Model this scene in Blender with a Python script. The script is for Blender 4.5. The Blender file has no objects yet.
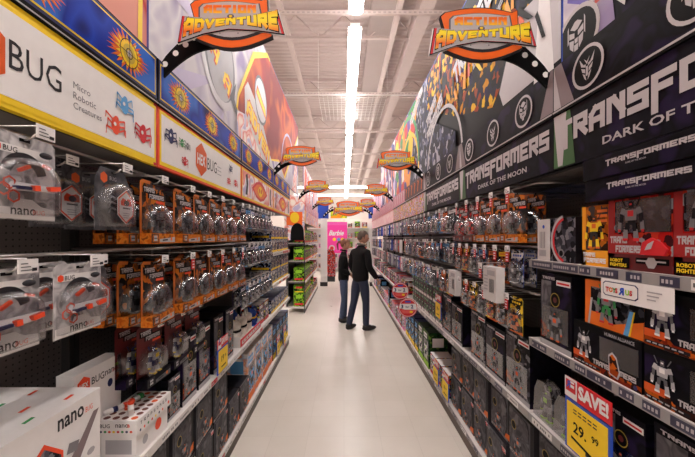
import bpy, bmesh, math, random
from mathutils import Matrix, Vector, noise
R = random.Random(7)
PI = math.pi
col = bpy.context.scene.collection
CAMZ = 1.67
XL, XR = 0.86, 0.967
BB = [0.28, 1.50, 2.72, 3.94, 5.16]
# ------------------------------------------------------------------ materials
MC = {}
def lin(c):
    return tuple(((v/255.0)/12.92 if v/255.0 <= .04045 else ((v/255.0+.055)/1.055)**2.4) for v in c)
def base_mat(name):
    m = bpy.data.materials.new(name); m.use_nodes = True
    return m, m.node_tree.nodes, m.node_tree.links, m.node_tree.nodes['Principled BSDF']
def mat(name, rgb, rough=.55, metal=0, var=.02, scale=30, spec=.5, bump=0):
    if name in MC: return MC[name]
    m, N, L, P = base_mat(name)
    c = lin(rgb)
    P.inputs['Roughness'].default_value = rough
    P.inputs['Metallic'].default_value = metal
    P.inputs['Specular IOR Level'].default_value = spec
    tc = N.new('ShaderNodeTexCoord'); nz = N.new('ShaderNodeTexNoise'); nz.inputs['Scale'].default_value = scale
    L.new(tc.outputs['Object'], nz.inputs['Vector'])
    rp = N.new('ShaderNodeValToRGB')
    rp.color_ramp.elements[0].position = .3; rp.color_ramp.elements[1].position = .7
    rp.color_ramp.elements[0].color = tuple(v*(1-var) for v in c)+(1,)
    rp.color_ramp.elements[1].color = tuple(min(1, v*(1+var)) for v in c)+(1,)
    L.new(nz.outputs['Fac'], rp.inputs['Fac']); L.new(rp.outputs['Color'], P.inputs['Base Color'])
    if bump:
        b = N.new('ShaderNodeBump'); b.inputs['Strength'].default_value = bump; b.inputs['Distance'].default_value = .01
        L.new(nz.outputs['Fac'], b.inputs['Height']); L.new(b.outputs['Normal'], P.inputs['Normal'])
    MC[name] = m
    return m
def art(name, cols, scale=22, rough=.35, detail=1.5, dist=.35, metal=0, kind='noise'):
    """printed artwork: patches of several ink colours"""
    if name in MC: return MC[name]
    m, N, L, P = base_mat(name)
    P.inputs['Roughness'].default_value = max(rough, .5); P.inputs['Metallic'].default_value = metal; P.inputs['Specular IOR Level'].default_value = .08
    tc = N.new('ShaderNodeTexCoord'); oi = N.new('ShaderNodeObjectInfo')
    ad = N.new('ShaderNodeVectorMath'); ad.operation = 'ADD'
    mu = N.new('ShaderNodeMath'); mu.operation = 'MULTIPLY'; mu.inputs[1].default_value = 37.0
    L.new(oi.outputs['Random'], mu.inputs[0]); L.new(mu.outputs[0], ad.inputs[1]); L.new(tc.outputs['Object'], ad.inputs[0])
    if kind == 'vor':
        nz = N.new('ShaderNodeTexVoronoi'); nz.inputs['Scale'].default_value = scale
        out = nz.outputs['Color']
        sp = N.new('ShaderNodeSeparateColor'); L.new(out, sp.inputs[0]); fac = sp.outputs[0]
        n2 = N.new('ShaderNodeTexNoise'); n2.inputs['Scale'].default_value = scale*1.1; n2.inputs['Detail'].default_value = 2
        L.new(ad.outputs[0], n2.inputs['Vector']); sc = N.new('ShaderNodeVectorMath'); sc.operation = 'SCALE'; sc.inputs['Scale'].default_value = .9/scale
        L.new(n2.outputs['Color'], sc.inputs[0]); a2 = N.new('ShaderNodeVectorMath'); a2.operation = 'ADD'; L.new(ad.outputs[0], a2.inputs[0]); L.new(sc.outputs[0], a2.inputs[1])
        L.new(a2.outputs[0], nz.inputs['Vector'])
    else:
        nz = N.new('ShaderNodeTexNoise'); nz.inputs['Scale'].default_value = scale
        nz.inputs['Detail'].default_value = detail; nz.inputs['Distortion'].default_value = dist
        L.new(ad.outputs[0], nz.inputs['Vector']); fac = nz.outputs['Fac']
    rp = N.new('ShaderNodeValToRGB'); cr = rp.color_ramp
    n = len(cols)
    lo, hi = (.0, 1.) if kind == 'vor' else (.36, .64)
    for i, c in enumerate(cols):
        p = lo+(hi-lo)*(i/(n-1) if kind != 'vor' else i/n)
        if i < 2: e = cr.elements[i]; e.position = p
        else: e = cr.elements.new(p)
        e.color = lin(c)+(1,)
    if kind == 'vor': cr.interpolation = 'CONSTANT'
    L.new(fac, rp.inputs['Fac']); L.new(rp.outputs['Color'], P.inputs['Base Color'])
    MC[name] = m
    return m
def emit(name, rgb, s):
    if name in MC: return MC[name]
    m = bpy.data.materials.new(name); m.use_nodes = True
    N = m.node_tree.nodes; L = m.node_tree.links; N.clear()
    e = N.new('ShaderNodeEmission'); e.inputs[0].default_value = lin(rgb)+(1,); e.inputs[1].default_value = s
    o = N.new('ShaderNodeOutputMaterial'); L.new(e.outputs[0], o.inputs[0]); MC[name] = m
    return m
def clearmat(name, tint=(235,235,235), base=.10, edge=.55, rough=.12):
    if name in MC: return MC[name]
    m = bpy.data.materials.new(name); m.use_nodes = True
    N = m.node_tree.nodes; L = m.node_tree.links; N.clear()
    t = N.new('ShaderNodeBsdfTransparent'); t.inputs[0].default_value = lin(tint)+(1,)
    g = N.new('ShaderNodeBsdfGlossy'); g.inputs['Roughness'].default_value = rough; g.inputs[0].default_value = (.9, .9, .9, 1)
    lw = N.new('ShaderNodeLayerWeight'); lw.inputs[0].default_value = .35
    mr = N.new('ShaderNodeMapRange'); mr.inputs['To Min'].default_value = base; mr.inputs['To Max'].default_value = edge
    L.new(lw.outputs['Facing'], mr.inputs['Value'])
    nz = N.new('ShaderNodeTexNoise'); nz.inputs['Scale'].default_value = 40
    b = N.new('ShaderNodeBump'); b.inputs['Strength'].default_value = .25; b.inputs['Distance'].default_value = .004
    L.new(nz.outputs['Fac'], b.inputs['Height']); L.new(b.outputs['Normal'], g.inputs['Normal'])
    mx = N.new('ShaderNodeMixShader'); L.new(mr.outputs[0], mx.inputs[0]); L.new(t.outputs[0], mx.inputs[1]); L.new(g.outputs[0], mx.inputs[2])
    o = N.new('ShaderNodeOutputMaterial'); L.new(mx.outputs[0], o.inputs[0]); MC[name] = m
    return m
WHITE = mat('white_card', (232, 228, 226)); OFFW = mat('off_white_card', (205, 200, 198))
BLACK = mat('black_ink', (9, 8, 10), .5, spec=.1); DARK = mat('dark_print', (26, 24, 29), .5, spec=.15); CHAR = mat('charcoal_plastic', (44, 42, 46), .5, spec=.25)
GREY = mat('grey_print', (120, 118, 122)); LGREY = mat('light_grey_print', (168, 165, 168)); MGREY = mat('mid_grey_print', (88, 86, 90))
ORANGE = mat('orange_ink', (232, 112, 22)); DORANGE = mat('deep_orange_ink', (214, 84, 16)); RORANGE = mat('red_orange_ink', (235, 74, 34))
YELLOW = mat('yellow_ink', (246, 206, 24)); RED = mat('red_ink', (206, 28, 38)); DRED = mat('dark_red_ink', (92, 16, 18)); PINKR = mat('pink_red_ink', (226, 92, 88))
BLUE = mat('blue_ink', (34, 78, 190)); DBLUE = mat('navy_ink', (26, 32, 88)); LBLUE = mat('sky_blue_ink', (90, 160, 215)); GREEN = mat('green_ink', (40, 140, 70)); LIME = mat('lime_ink', (150, 205, 30))
SILVER = mat('silver_ink', (184, 178, 180), .4); PURPLE = mat('purple_ink', (84, 60, 130)); PINK = mat('pink_ink', (240, 90, 180)); TAUPE = mat('taupe_print', (128, 112, 114)); LILAC = mat('lilac_print', (190, 178, 205))
BROWN = mat('brown_card', (96, 40, 24)); STEEL = mat('steel_wire', (190, 186, 184), .3, .9); SHELFW = mat('white_shelf_paint', (214, 208, 204), .4)
CARDO = mat('card_orange', (190, 98, 28)); CLEAR = clearmat('clear_plastic', (228, 228, 230), .09, .5, .16); CLEARD = clearmat('clear_window', (215, 215, 220), .10, .45, .14)
A_ORG = art('orange_robot_art', [(20, 14, 12), (50, 30, 18), (168, 84, 22), (26, 18, 14), (196, 112, 34), (110, 62, 28), (70, 60, 60), (176, 92, 24)], 38, kind='vor')
A_BASE = art('orange_base_art', [(176, 84, 20), (196, 104, 30), (204, 122, 44), (130, 64, 22)], 45)
A_MECH = art('mech_art', [(12, 12, 15), (52, 52, 60), (20, 20, 26), (84, 82, 92), (36, 30, 36), (120, 118, 124)], 41, kind='vor')
A_MECHB = art('blue_mech_art', [(14, 14, 22), (40, 50, 90), (24, 24, 34), (110, 130, 170), (200, 200, 205)], 64, kind='vor')
A_GREYC = art('grey_pattern_card', [(120, 118, 120), (192, 188, 188), (160, 156, 158), (215, 212, 212)], 20)
A_DARK = art('dark_space_art', [(7, 7, 10), (18, 16, 26), (10, 9, 13), (34, 24, 52)], 9)
A_SMOKE = art('smoky_grey_art', [(62, 60, 64), (92, 90, 94), (74, 72, 76), (112, 110, 114)], 14)
A_FIRE = art('fire_art', [(40, 14, 8), (120, 34, 12), (190, 92, 24), (50, 20, 12), (150, 60, 16)], 41, kind='vor')
A_RED = art('red_robot_art', [(110, 16, 18), (180, 28, 26), (60, 20, 24), (200, 60, 40), (150, 150, 155)], 41, kind='vor')
A_MIX = art('mixed_toy_art', [(20, 20, 26), (60, 80, 130), (200, 70, 40), (120, 120, 125), (210, 190, 60), (40, 40, 46)], 54, kind='vor')
A_GRN = art('green_toy_art', [(20, 30, 18), (90, 150, 30), (140, 190, 50), (30, 40, 30)], 41, kind='vor')
A_YEL = art('yellow_toy_art', [(30, 22, 12), (230, 180, 30), (240, 205, 60), (60, 50, 40)], 41, kind='vor')
A_PINK = art('pink_toy_art', [(225, 150, 180), (240, 200, 215), (200, 90, 140), (240, 230, 232)], 22)
# ------------------------------------------------------------------ mesh builder
TXT = {}
def text_geo(s, bold):
    k = (s, bold)
    if k in TXT: return TXT[k]
    cu = bpy.data.curves.new('t', 'FONT'); cu.body = s; cu.size = 1; cu.offset = bold; cu.resolution_u = 2
    ob = bpy.data.objects.new('t', cu); col.objects.link(ob)
    dg = bpy.context.evaluated_depsgraph_get(); dg.update()
    me = bpy.data.meshes.new_from_object(ob.evaluated_get(dg))
    vs = [(v.co.x, v.co.y) for v in me.vertices]; fs = [tuple(p.vertices) for p in me.polygons]
    bpy.data.objects.remove(ob); bpy.data.curves.remove(cu); bpy.data.meshes.remove(me)
    x0 = min(v[0] for v in vs); x1 = max(v[0] for v in vs); y0 = min(v[1] for v in vs); y1 = max(v[1] for v in vs)
    TXT[k] = ([((v[0]-x0), v[1]-y0) for v in vs], fs, x1-x0, y1-y0)
    return TXT[k]
GL = {
 'T': [[(0,1),(.6,1)],[(.3,1),(.3,0)]], 'R': [[(0,0),(0,1),(.6,1),(.6,.48),(.05,.48)],[(.25,.48),(.6,0)]],
 'A': [[(0,0),(0,.7),(.22,1),(.6,1),(.6,0)],[(0,.38),(.6,.38)]], 'N': [[(0,0),(0,1),(.2,1),(.6,.25)],[(.6,0),(.6,1)]],
 'S': [[(.6,1),(0,1),(0,.52),(.6,.52),(.6,0),(0,0)]], 'F': [[(.6,1),(0,1),(0,0)],[(0,.5),(.48,.5)]],
 'O': [[(0,0),(0,1),(.6,1),(.6,0),(0,0)]], 'M': [[(0,0),(0,1),(.8,1),(.8,0)],[(.4,1),(.4,.15)]],
 'E': [[(.6,1),(0,1),(0,0),(.6,0)],[(0,.5),(.5,.5)]], 'D': [[(0,0),(0,1),(.45,1),(.6,.8),(.6,.2),(.45,0),(0,0)]],
 'C': [[(.6,1),(0,1),(0,0),(.6,0)]], 'I': [[(.1,0),(.1,1)]], 'V': [[(0,1),(.3,0),(.6,1)]], 'U': [[(0,1),(0,0),(.6,0),(.6,1)]],
 'K': [[(0,0),(0,1)],[(.6,1),(.05,.5),(.6,0)]], 'H': [[(0,0),(0,1)],[(.6,0),(.6,1)],[(0,.5),(.6,.5)]],
 'G': [[(.6,1),(0,1),(0,0),(.6,0),(.6,.5),(.35,.5)]], 'B': [[(0,0),(0,1),(.5,1),(.55,.9),(.55,.55),(.6,.45),(.6,0),(0,0)],[(0,.52),(.55,.52)]],
 'X': [[(0,0),(.6,1)],[(0,1),(.6,0)]], 'L': [[(0,1),(0,0),(.6,0)]], '!': [[(.1,1),(.1,.35)],[(.1,.1),(.1,0)]], 'P': [[(0,0),(0,1),(.6,1),(.6,.48),(0,.48)]],
}
def gw(ch): return .9 if ch == ' ' and 0 else {'M': .8, 'I': .2, '!': .2, ' ': .35}.get(ch, .6)
class MB:
    def __init__(s):
        s.v = []; s.f = []; s.mi = []; s.mats = []; s.sm = []; s.M = None
    def idx(s, m):
        if m not in s.mats: s.mats.append(m)
        return s.mats.index(m)
    def T(s, p):
        if s.M is None: return tuple(p)
        if callable(s.M): return tuple(s.M(p))
        return tuple(s.M @ Vector(p))
    def add(s, vs, fs, m, sm=False):
        o = len(s.v); i = s.idx(m)
        s.v += [s.T(p) for p in vs]
        for f in fs: s.f.append(tuple(a+o for a in f)); s.mi.append(i); s.sm.append(sm)
    def poly(s, pts, m): s.add(pts, [tuple(range(len(pts)))], m)
    # flat shape on the plane y=const, facing -y; pts are (x,z)
    def flat(s, pts, y, m): s.poly([(x, y, z) for x, z in pts], m)
    def rect(s, x0, x1, z0, z1, y, m): s.flat([(x0, z0), (x1, z0), (x1, z1), (x0, z1)], y, m)
    def box(s, x0, x1, y0, y1, z0, z1, m, front=None, top=None, side=None, back=None):
        V = [(x0,y0,z0),(x1,y0,z0),(x1,y1,z0),(x0,y1,z0),(x0,y0,z1),(x1,y0,z1),(x1,y1,z1),(x0,y1,z1)]
        F = [((0,1,5,4), front or m), ((4,5,6,7), top or m), ((1,2,6,5), side or m), ((3,0,4,7), side or m), ((2,3,7,6), back or m), ((3,2,1,0), m)]
        o = len(s.v); s.v += [s.T(p) for p in V]
        for f, mm in F: s.f.append(tuple(a+o for a in f)); s.mi.append(s.idx(mm)); s.sm.append(False)
    def prism(s, pts, y0, y1, m, front=None):
        n = len(pts); o = len(s.v)
        s.v += [s.T((x, y0, z)) for x, z in pts]+[s.T((x, y1, z)) for x, z in pts]
        def F(f, mm): s.f.append(tuple(a+o for a in f)); s.mi.append(s.idx(mm)); s.sm.append(False)
        F(range(n), front or m); F([2*n-1-i for i in range(n)], m)
        for i in range(n): j = (i+1) % n; F((i, i+n, j+n, j), m)
    def disc(s, cx, cz, y, r, m, n=20, rz=None, a0=0):
        rz = rz or r
        s.flat([(cx+r*math.cos(a0+2*PI*i/n), cz+rz*math.sin(a0+2*PI*i/n)) for i in range(n)], y, m)
    def ring(s, cx, cz, y, r0, r1, m, n=24, a0=0, a1=2*PI, k=1):
        V = []; F = []
        for i in range(n+1):
            a = a0+(a1-a0)*i/n
            V += [(cx+r0*math.cos(a), y, cz+k*r0*math.sin(a)), (cx+r1*math.cos(a), y, cz+k*r1*math.sin(a))]
        for i in range(n): F.append((2*i, 2*i+1, 2*i+3, 2*i+2))
        s.add(V, F, m)
    def tube(s, path, r, m, n=6, r1=None, cap=True):
        P = [Vector(p) for p in path]; V = []; F = []; k = len(P)
        up = Vector((0, 0, 1))
        for i, p in enumerate(P):
            d = (P[min(i+1, k-1)]-P[max(i-1, 0)]).normalized()
            a = d.cross(up if abs(d.z) < .9 else Vector((1, 0, 0))).normalized(); b = d.cross(a)
            rr = r if r1 is None else r+(r1-r)*i/(k-1)
            for j in range(n): V.append(tuple(p+a*rr*math.cos(2*PI*j/n)+b*rr*math.sin(2*PI*j/n)))
        for i in range(k-1):
            for j in range(n): F.append((i*n+j, i*n+(j+1) % n, (i+1)*n+(j+1) % n, (i+1)*n+j))
        if cap: F += [tuple(range(n-1, -1, -1)), tuple((k-1)*n+j for j in range(n))]
        s.add(V, F, m, True)
    def ball(s, c, r, m, n=10, sc=(1,1,1), fn=None):
        V = []; F = []
        for i in range(n+1):
            t = PI*i/n
            for j in range(2*n):
                p = 2*PI*j/(2*n)
                q = Vector((math.sin(t)*math.cos(p)*sc[0], math.sin(t)*math.sin(p)*sc[1], math.cos(t)*sc[2]))*r
                if fn: q = fn(q)
                V.append((c[0]+q[0], c[1]+q[1], c[2]+q[2]))
        for i in range(n):
            for j in range(2*n): F.append((i*2*n+j, (i+1)*2*n+j, (i+1)*2*n+(j+1) % (2*n), i*2*n+(j+1) % (2*n)))
        s.add(V, F, m, True)
    def text(s, st, x, z, h, y, m, bold=.0, w=None, align='l', sx=1, shear=0):
        vs, fs, tw, th = text_geo(st, bold)
        k = h/(th or 1); kx = k*sx
        if w: kx = w/tw
        ox = {'l': 0, 'c': -tw*kx/2, 'r': -tw*kx}[align]
        s.add([(x+ox+a*kx+shear*b*k, y, z+b*k) for a, b in vs], fs, m)
    def block(s, st, x, z, h, y, m, w=None, t=.2, align='l', tails=False, shear=0):
        """chunky square lettering; t = stroke thickness relative to height"""
        tot = sum(gw(c)+t+.08 for c in st)-.08
        kx = w/tot if w else h
        X = x-(tot*kx/2 if align == 'c' else 0); sg = 0; ey = 9e-5
        for c in st:
            g = GL.get(c)
            if g:
                for pl in g:
                    pl = list(pl)
                    if tails and c in 'TF' and pl[-1][1] == 0:
                        pl[-1] = (pl[-1][0], -.42)
                    for a, b in zip(pl, pl[1:]):
                        ax, az, bx, bz = a[0]+t/2, a[1]*(1-t)+t/2, b[0]+t/2, b[1]*(1-t)+t/2
                        dx, dz = bx-ax, bz-az; l = math.hypot(dx, dz) or 1
                        ux, uz = dx/l*t/2, dz/l*t/2
                        q = [(ax-ux+uz, az-uz-ux), (bx+ux+uz, bz+uz-ux), (bx+ux-uz, bz+uz+ux), (ax-ux-uz, az-uz+ux)]
                        if abs(dx) < 1e-6 or abs(dz) < 1e-6: pass
                        sg += 1
                        s.flat([(X+p*kx+shear*r*h, z+r*h) for p, r in q], y-(sg % 7)*ey, m)
            X += (gw(c)+t+.08)*kx
    def build(s, name, parent=None, smooth=None):
        me = bpy.data.meshes.new(name); me.from_pydata(s.v, [], s.f)
        for m in s.mats: me.materials.append(m)
        me.polygons.foreach_set('material_index', s.mi)
        me.polygons.foreach_set('use_smooth', [True]*len(s.f) if smooth else s.sm)
        me.update()
        o = bpy.data.objects.new(name, me); col.objects.link(o)
        if parent: o.parent = parent
        return o
# ------------------------------------------------------------------ things
def tag(o, label, cat, group=None):
    o['label'] = label; o['category'] = cat
    if group: o['group'] = group
    return o
def thing(name, label='', cat='', group=None, loc=(0,0,0), rz=0):
    o = bpy.data.objects.new(name, None); col.objects.link(o); o.empty_display_size = .05
    o.location = loc; o.rotation_euler = (0, 0, rz)
    return tag(o, label, cat, group)
def structure(mb, name):
    o = mb.build(name); o['kind'] = 'structure'; return o
KIDS = {}
def kids(o):
    if o.name not in KIDS: KIDS[o.name] = [c for c in bpy.data.objects if c.parent == o]
    return KIDS[o.name]
def dup_tree(o, parent=None):
    c = o.copy(); col.objects.link(c)
    if parent: c.parent = parent
    for ch in kids(o): dup_tree(ch, c)
    return c
USED = set()
def place(proto, side, X, Z, z, label, group=None, cat=None, turn=0, leaf=None):
    """front of the thing on the plane |x|=X, facing the aisle; the first call moves the prototype itself"""
    if proto.name in USED: o = dup_tree(proto)
    else: o = proto; USED.add(proto.name); kids(o)
    o.location = (side*X, Z, z); o.rotation_euler = (0, 0, (PI/2 if side < 0 else -PI/2)+turn)
    o['label'] = label
    if group: o['group'] = group
    if cat: o['category'] = cat
    return o
ORD = ['first','second','third','fourth','fifth','sixth','seventh','eighth','ninth','tenth','eleventh','twelfth','thirteenth','fourteenth','fifteenth','sixteenth','seventeenth','eighteenth','nineteenth','twentieth','twenty-first','twenty-second','twenty-third','twenty-fourth','twenty-fifth','twenty-sixth','twenty-seventh','twenty-eighth','twenty-ninth','thirtieth']
SN = {-1: 'left', 1: 'right'}
# ------------------------------------------------------------------ product prototypes (origin: bottom centre of the front face)
E = .0007
def hexpts(cx, cz, r, rz=None, a0=PI/2):
    rz = rz or r
    return [(cx+r*math.cos(a0+i*PI/3), cz+rz*math.sin(a0+i*PI/3)) for i in range(6)]
def dome(mb, x0, x1, z0, z1, d, m, arch=.5, y0=0, n=10):
    """clear bubble: outline rectangle with arched top, bulging toward -y"""
    w = x1-x0; h = z1-z0; ah = min(w/2, h*arch)
    out = [(x0, z0), (x1, z0), (x1, z1-ah)]
    out += [((x0+x1)/2+w/2*math.cos(a), z1-ah+ah*math.sin(a)) for a in [PI*i/n for i in range(1, n)]]+[(x0, z1-ah)]
    cx = (x0+x1)/2; cz = (z0+z1)/2
    rings = [(1, 0), (.97, .55), (.88, .88), (.7, 1)]
    V = []; F = []; k = len(out)
    for s, dd in rings:
        V += [(cx+(x-cx)*s, y0-d*dd, cz+(z-cz)*s) for x, z in out]
    for r in range(3):
        for i in range(k): F.append((r*k+i, r*k+(i+1) % k, (r+1)*k+(i+1) % k, (r+1)*k+i))
    F.append(tuple(3*k+i for i in range(k)))
    mb.add(V, F, m, True)
def obox(mb, c, s, m, rx=0, ry=0, rz=0, tap=1.0):
    old = mb.M
    M = Matrix.Translation(c) @ Matrix.Rotation(rz, 4, 'Z') @ Matrix.Rotation(ry, 4, 'Y') @ Matrix.Rotation(rx, 4, 'X')
    mb.M = M if old is None else ((lambda p, A=M, o=old: o(tuple(A @ Vector(p)))) if callable(old) else old @ M)
    x, y, z = s[0]/2, s[1]/2, s[2]/2
    V = [(-x,-y,-z),(x,-y,-z),(x,y,-z),(-x,y,-z),(-x*tap,-y*tap,z),(x*tap,-y*tap,z),(x*tap,y*tap,z),(-x*tap,y*tap,z)]
    mb.add(V, [(0,1,5,4),(4,5,6,7),(1,2,6,5),(3,0,4,7),(2,3,7,6),(3,2,1,0)], m); mb.M = old
def robot(mb, h, m1, m2, m3, cx=0, cy=-.02, z0=0, seed=1):
    """a generic chunky jointed toy figure"""
    r = random.Random(seed); k = h
    def b(x, z, w, d, hh, m, ry=0, tap=1, y=0): obox(mb, (cx+x*k, cy+y*k, z0+z*k), (w*k, d*k, hh*k), m, ry=ry, tap=tap, rx=r.uniform(-.12, .12))
    a = r.uniform(.15, .45)
    b(0, .62, .30, .18, .26, m1, tap=1.15); b(0, .66, .16, .06, .14, m3, y=-.1); b(0, .45, .16, .14, .12, m2); b(0, .87, .12, .12, .15, m2, tap=.8); b(0, .88, .07, .03, .04, m3, y=-.07)
    for s in (-1, 1):
        b(s*.22, .72, .13, .16, .15, m1, ry=s*-.3, tap=.8); b(s*(.25+.06*a), .55, .08, .10, .22, m2, ry=s*a*-.5); b(s*(.28+.1*a), .37, .11, .13, .2, m1, ry=s*a*-.3, tap=.8)
        b(s*(.29+.1*a), .25, .07, .08, .07, m3); b(s*.10, .33, .10, .12, .2, m2, ry=s*-.12); b(s*.14, .15, .14, .15, .24, m1, ry=s*-.08, tap=.75); b(s*.15, .025, .15, .22, .05, m3, y=-.04)
        b(s*.2, .93, .03, .04, .22, m2, ry=s*.5, y=.08)
def hole(mb, z, y=-E*3): mb.rect(-.014, .014, z-.004, z+.004, y, BLACK)
def wavycard(w, h):
    return [(-w/2, 0), (w/2, 0), (w/2, h-.012), (w/2-.012, h), (-w/2+.012, h), (-w/2, h-.012)]
# --- white carded blister with race-track toy ------------------------------
def nano_card():
    t = thing('carded_track_toy', '', 'toy pack'); w, h = .175, .21
    b = MB(); b.prism(wavycard(w, h), 0, .0015, OFFW, A_GREYC)
    b.rect(-w/2+.01, w/2-.02, h-.05, h-.03, -E, WHITE)
    b.text('BUG', -.052, h-.047, .013, -2*E, CHAR, .01); b.flat(hexpts(-.066, h-.040, .011), -2*E, RORANGE)
    b.text('TAP HERE TO FEEL', -.03, h-.062, .006, -2*E, DRED, .01)
    b.ring(.0, .105, -E*2, .035, .062, CHAR, 24, .25, PI-.3)
    b.flat([(-.085, .002), (.085, .002), (.085, .03), (.045, .036), (.02, .052), (-.02, .052), (-.03, .03), (-.085, .03)], -E*2, WHITE)
    b.text('nano', -.035, .012, .017, -E*3, CHAR, .015); b.text('BUG', .022, .014, .012, -E*3, RORANGE)
    b.text('nano', .04, h-.03, .008, -E*3, LGREY); hole(b, h-.012)
    b.build('backing_card', t)
    b = MB(); dome(b, -.08, .082, .012, .155, .035, CLEAR, .35); b.build('clear_blister', t)
    b = MB()
    for i, (x, z) in enumerate([(-.055, .085), (-.045, .055), (-.068, .07)]):
        pts = hexpts(x, z, .017); q = hexpts(x, z, .012)
        for k in range(6): b.flat([pts[k], pts[(k+1) % 6], q[(k+1) % 6], q[k]], -.02, RORANGE)
    b.add([(-.05, -.03, .07), (.06, -.03, .075), (.08, -.02, .09), (-.04, -.018, .09), (-.05, -.006, .07), (.06, -.006, .075), (.08, -.006, .09), (-.04, -.006, .09)],
          [(0,1,2,3),(0,4,5,1),(1,5,6,2),(2,6,7,3),(3,7,4,0)], WHITE)
    obox(b, (.05, -.03, .084), (.03, .012, .012), RORANGE, ry=-.15); obox(b, (.0, -.03, .079), (.014, .012, .014), RORANGE, ry=-.1)
    obox(b, (-.03, -.026, .076), (.035, .014, .008), DBLUE, ry=-.05)
    obox(b, (-.02, -.02, .125), (.03, .008, .008), RORANGE, ry=-.5); obox(b, (.04, -.02, .14), (.02, .008, .006), RORANGE, ry=.3)
    b.build('toy_track', t)
    b = MB(); b.ball((.045, -.014, h-.04), .012, CHAR, 6, (1.5, .6, .7)); b.build('toy_bug', t)
    return t
def hex_clam():
    t = thing('hexagon_clamshell_pack', '', 'toy pack'); w, h = .19, .22
    b = MB(); b.prism([(-w/2, 0), (w/2, 0), (w/2, h*.8), (w/2-.03, h), (-w/2+.03, h), (-w/2, h*.8)], 0, .002, A_SMOKE)
    b.flat(hexpts(-.05, h-.035, .02), -E, DORANGE); b.text('BUG', -.02, h-.04, .014, -E, LGREY); hole(b, h-.012); b.build('backing_card', t)
    b = MB(); b.prism(hexpts(.02, .085, .052, .062), -.034, -.031, WHITE)
    p = hexpts(.02, .085, .052, .062); q = hexpts(.02, .085, .046, .055)
    for k in range(6): b.flat([p[k], p[(k+1) % 6], q[(k+1) % 6], q[k]], -.0347, RORANGE)
    b.flat([(-.01, .09), (.055, .09), (.052, .112), (.038, .118), (.02, .112), (.0, .118), (-.012, .104)], -.0347, RORANGE)
    b.disc(.022, .1, -.0354, .016, CHAR, 14, .011); b.rect(0, .045, .078, .083, -.0347, MGREY)
    for i in range(3): b.rect(.002, .04, .06-.008*i, .063-.008*i, -.0347, LGREY)
    b.build('hexagon_insert', t)
    b = MB(); dome(b, -.085, .085, .01, .175, .045, CLEAR, .5); b.build('clear_shell', t)
    b = MB(); b.ball((.02, -.016, .085), .04, CHAR, 7, (1.2, .3, .8))
    for s in (-1, 1):
        for k in range(3): b.tube([(.02+s*.02, -.018, .07+k*.02), (.02+s*.062, -.02, .08+k*.02), (.02+s*.07, -.018, .06+k*.018)], .004, GREY, 5)
    b.build('toy_bug', t)
    return t
# --- orange figure card with domed bubble ------------------------------------
def figure_card(kind):
    top, txt, base = {'orange': (A_ORG, SILVER, A_BASE), 'red': (A_RED, SILVER, DRED), 'dred': (DRED, SILVER, A_DARK)}[kind]
    t = thing('carded_robot_figure', '', 'toy pack'); w, h = .19, .28
    b = MB()
    pts = [(-w/2, 0), (w/2, 0), (w/2, h*.86), (w/2-.02, h*.9), (.02, h*.93), (-.02, h*.99), (-w/2+.02, h), (-w/2, h*.95)]
    b.prism(pts, 0, .0015, BLACK, top)
    b.flat([(-w/2, 0), (-w/2+.014, 0), (-w/2+.014, h*.92), (-w/2, h*.95)], -E, CARDO if kind == 'orange' else DRED)
    b.flat([(-.02, h*.985), (-w/2+.02, h*.995), (-w/2+.004, h*.95), (-.025, h*.935)], -E, CARDO if kind == 'orange' else DRED)
    b.flat([(-.075, h*.80), (.02, h*.76), (.02, h*.86), (-.075, h*.905)], -E, BLACK); b.flat([(-.04, h*.715), (.088, h*.70), (.088, h*.8), (-.04, h*.82)], -E, BLACK)
    b.block('TRANS', -.068, h*.81, h*.075, -2*E, txt, w=.075, t=.24, shear=-.0); b.block('FORMERS', -.03, h*.715, h*.07, -2*E, txt, w=.108, t=.24)
    b.flat([(.02, h*.655), (.085, h*.65), (.085, h*.69), (.02, h*.695)], -E, RORANGE); hole(b, h*.955); b.build('backing_card', t)
    b = MB(); b.box(-w/2, w/2, -.048, -.001, 0, .045, base, front=base)
    b.rect(-w/2+.006, -w/2+.058, .005, .041, -.0487, CHAR); b.rect(-w/2+.012, -w/2+.052, .009, .037, -.0494, base)
    b.rect(-w/2+.02, -w/2+.044, .012, .035, -.0501, LGREY); b.rect(-w/2+.02, -w/2+.044, .022, .026, -.0508, CHAR)
    b.flat([(-.03, .006), (.09, .006), (.09, .03), (-.03, .02)], -.0487, LGREY if kind == 'orange' else MGREY)
    b.flat([(-.01, .012), (.03, .014), (.03, .021), (-.01, .018)], -.0494, CHAR); b.disc(.06, .02, -.0494, .008, ORANGE, 10)
    b.build('base_strip', t)
    b = MB(); dome(b, -.085, .09, .045, .178, .052, CLEAR, .6); b.build('clear_bubble', t)
    b = MB(); m = {'orange': (MGREY, CHAR, GREY), 'red': (RED, CHAR, GREY), 'dred': (LGREY, DBLUE, YELLOW)}[kind]
    robot(b, .125, *m, cy=-.024, z0=.046, seed=3); b.build('robot_figure', t)
    return t
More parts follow.
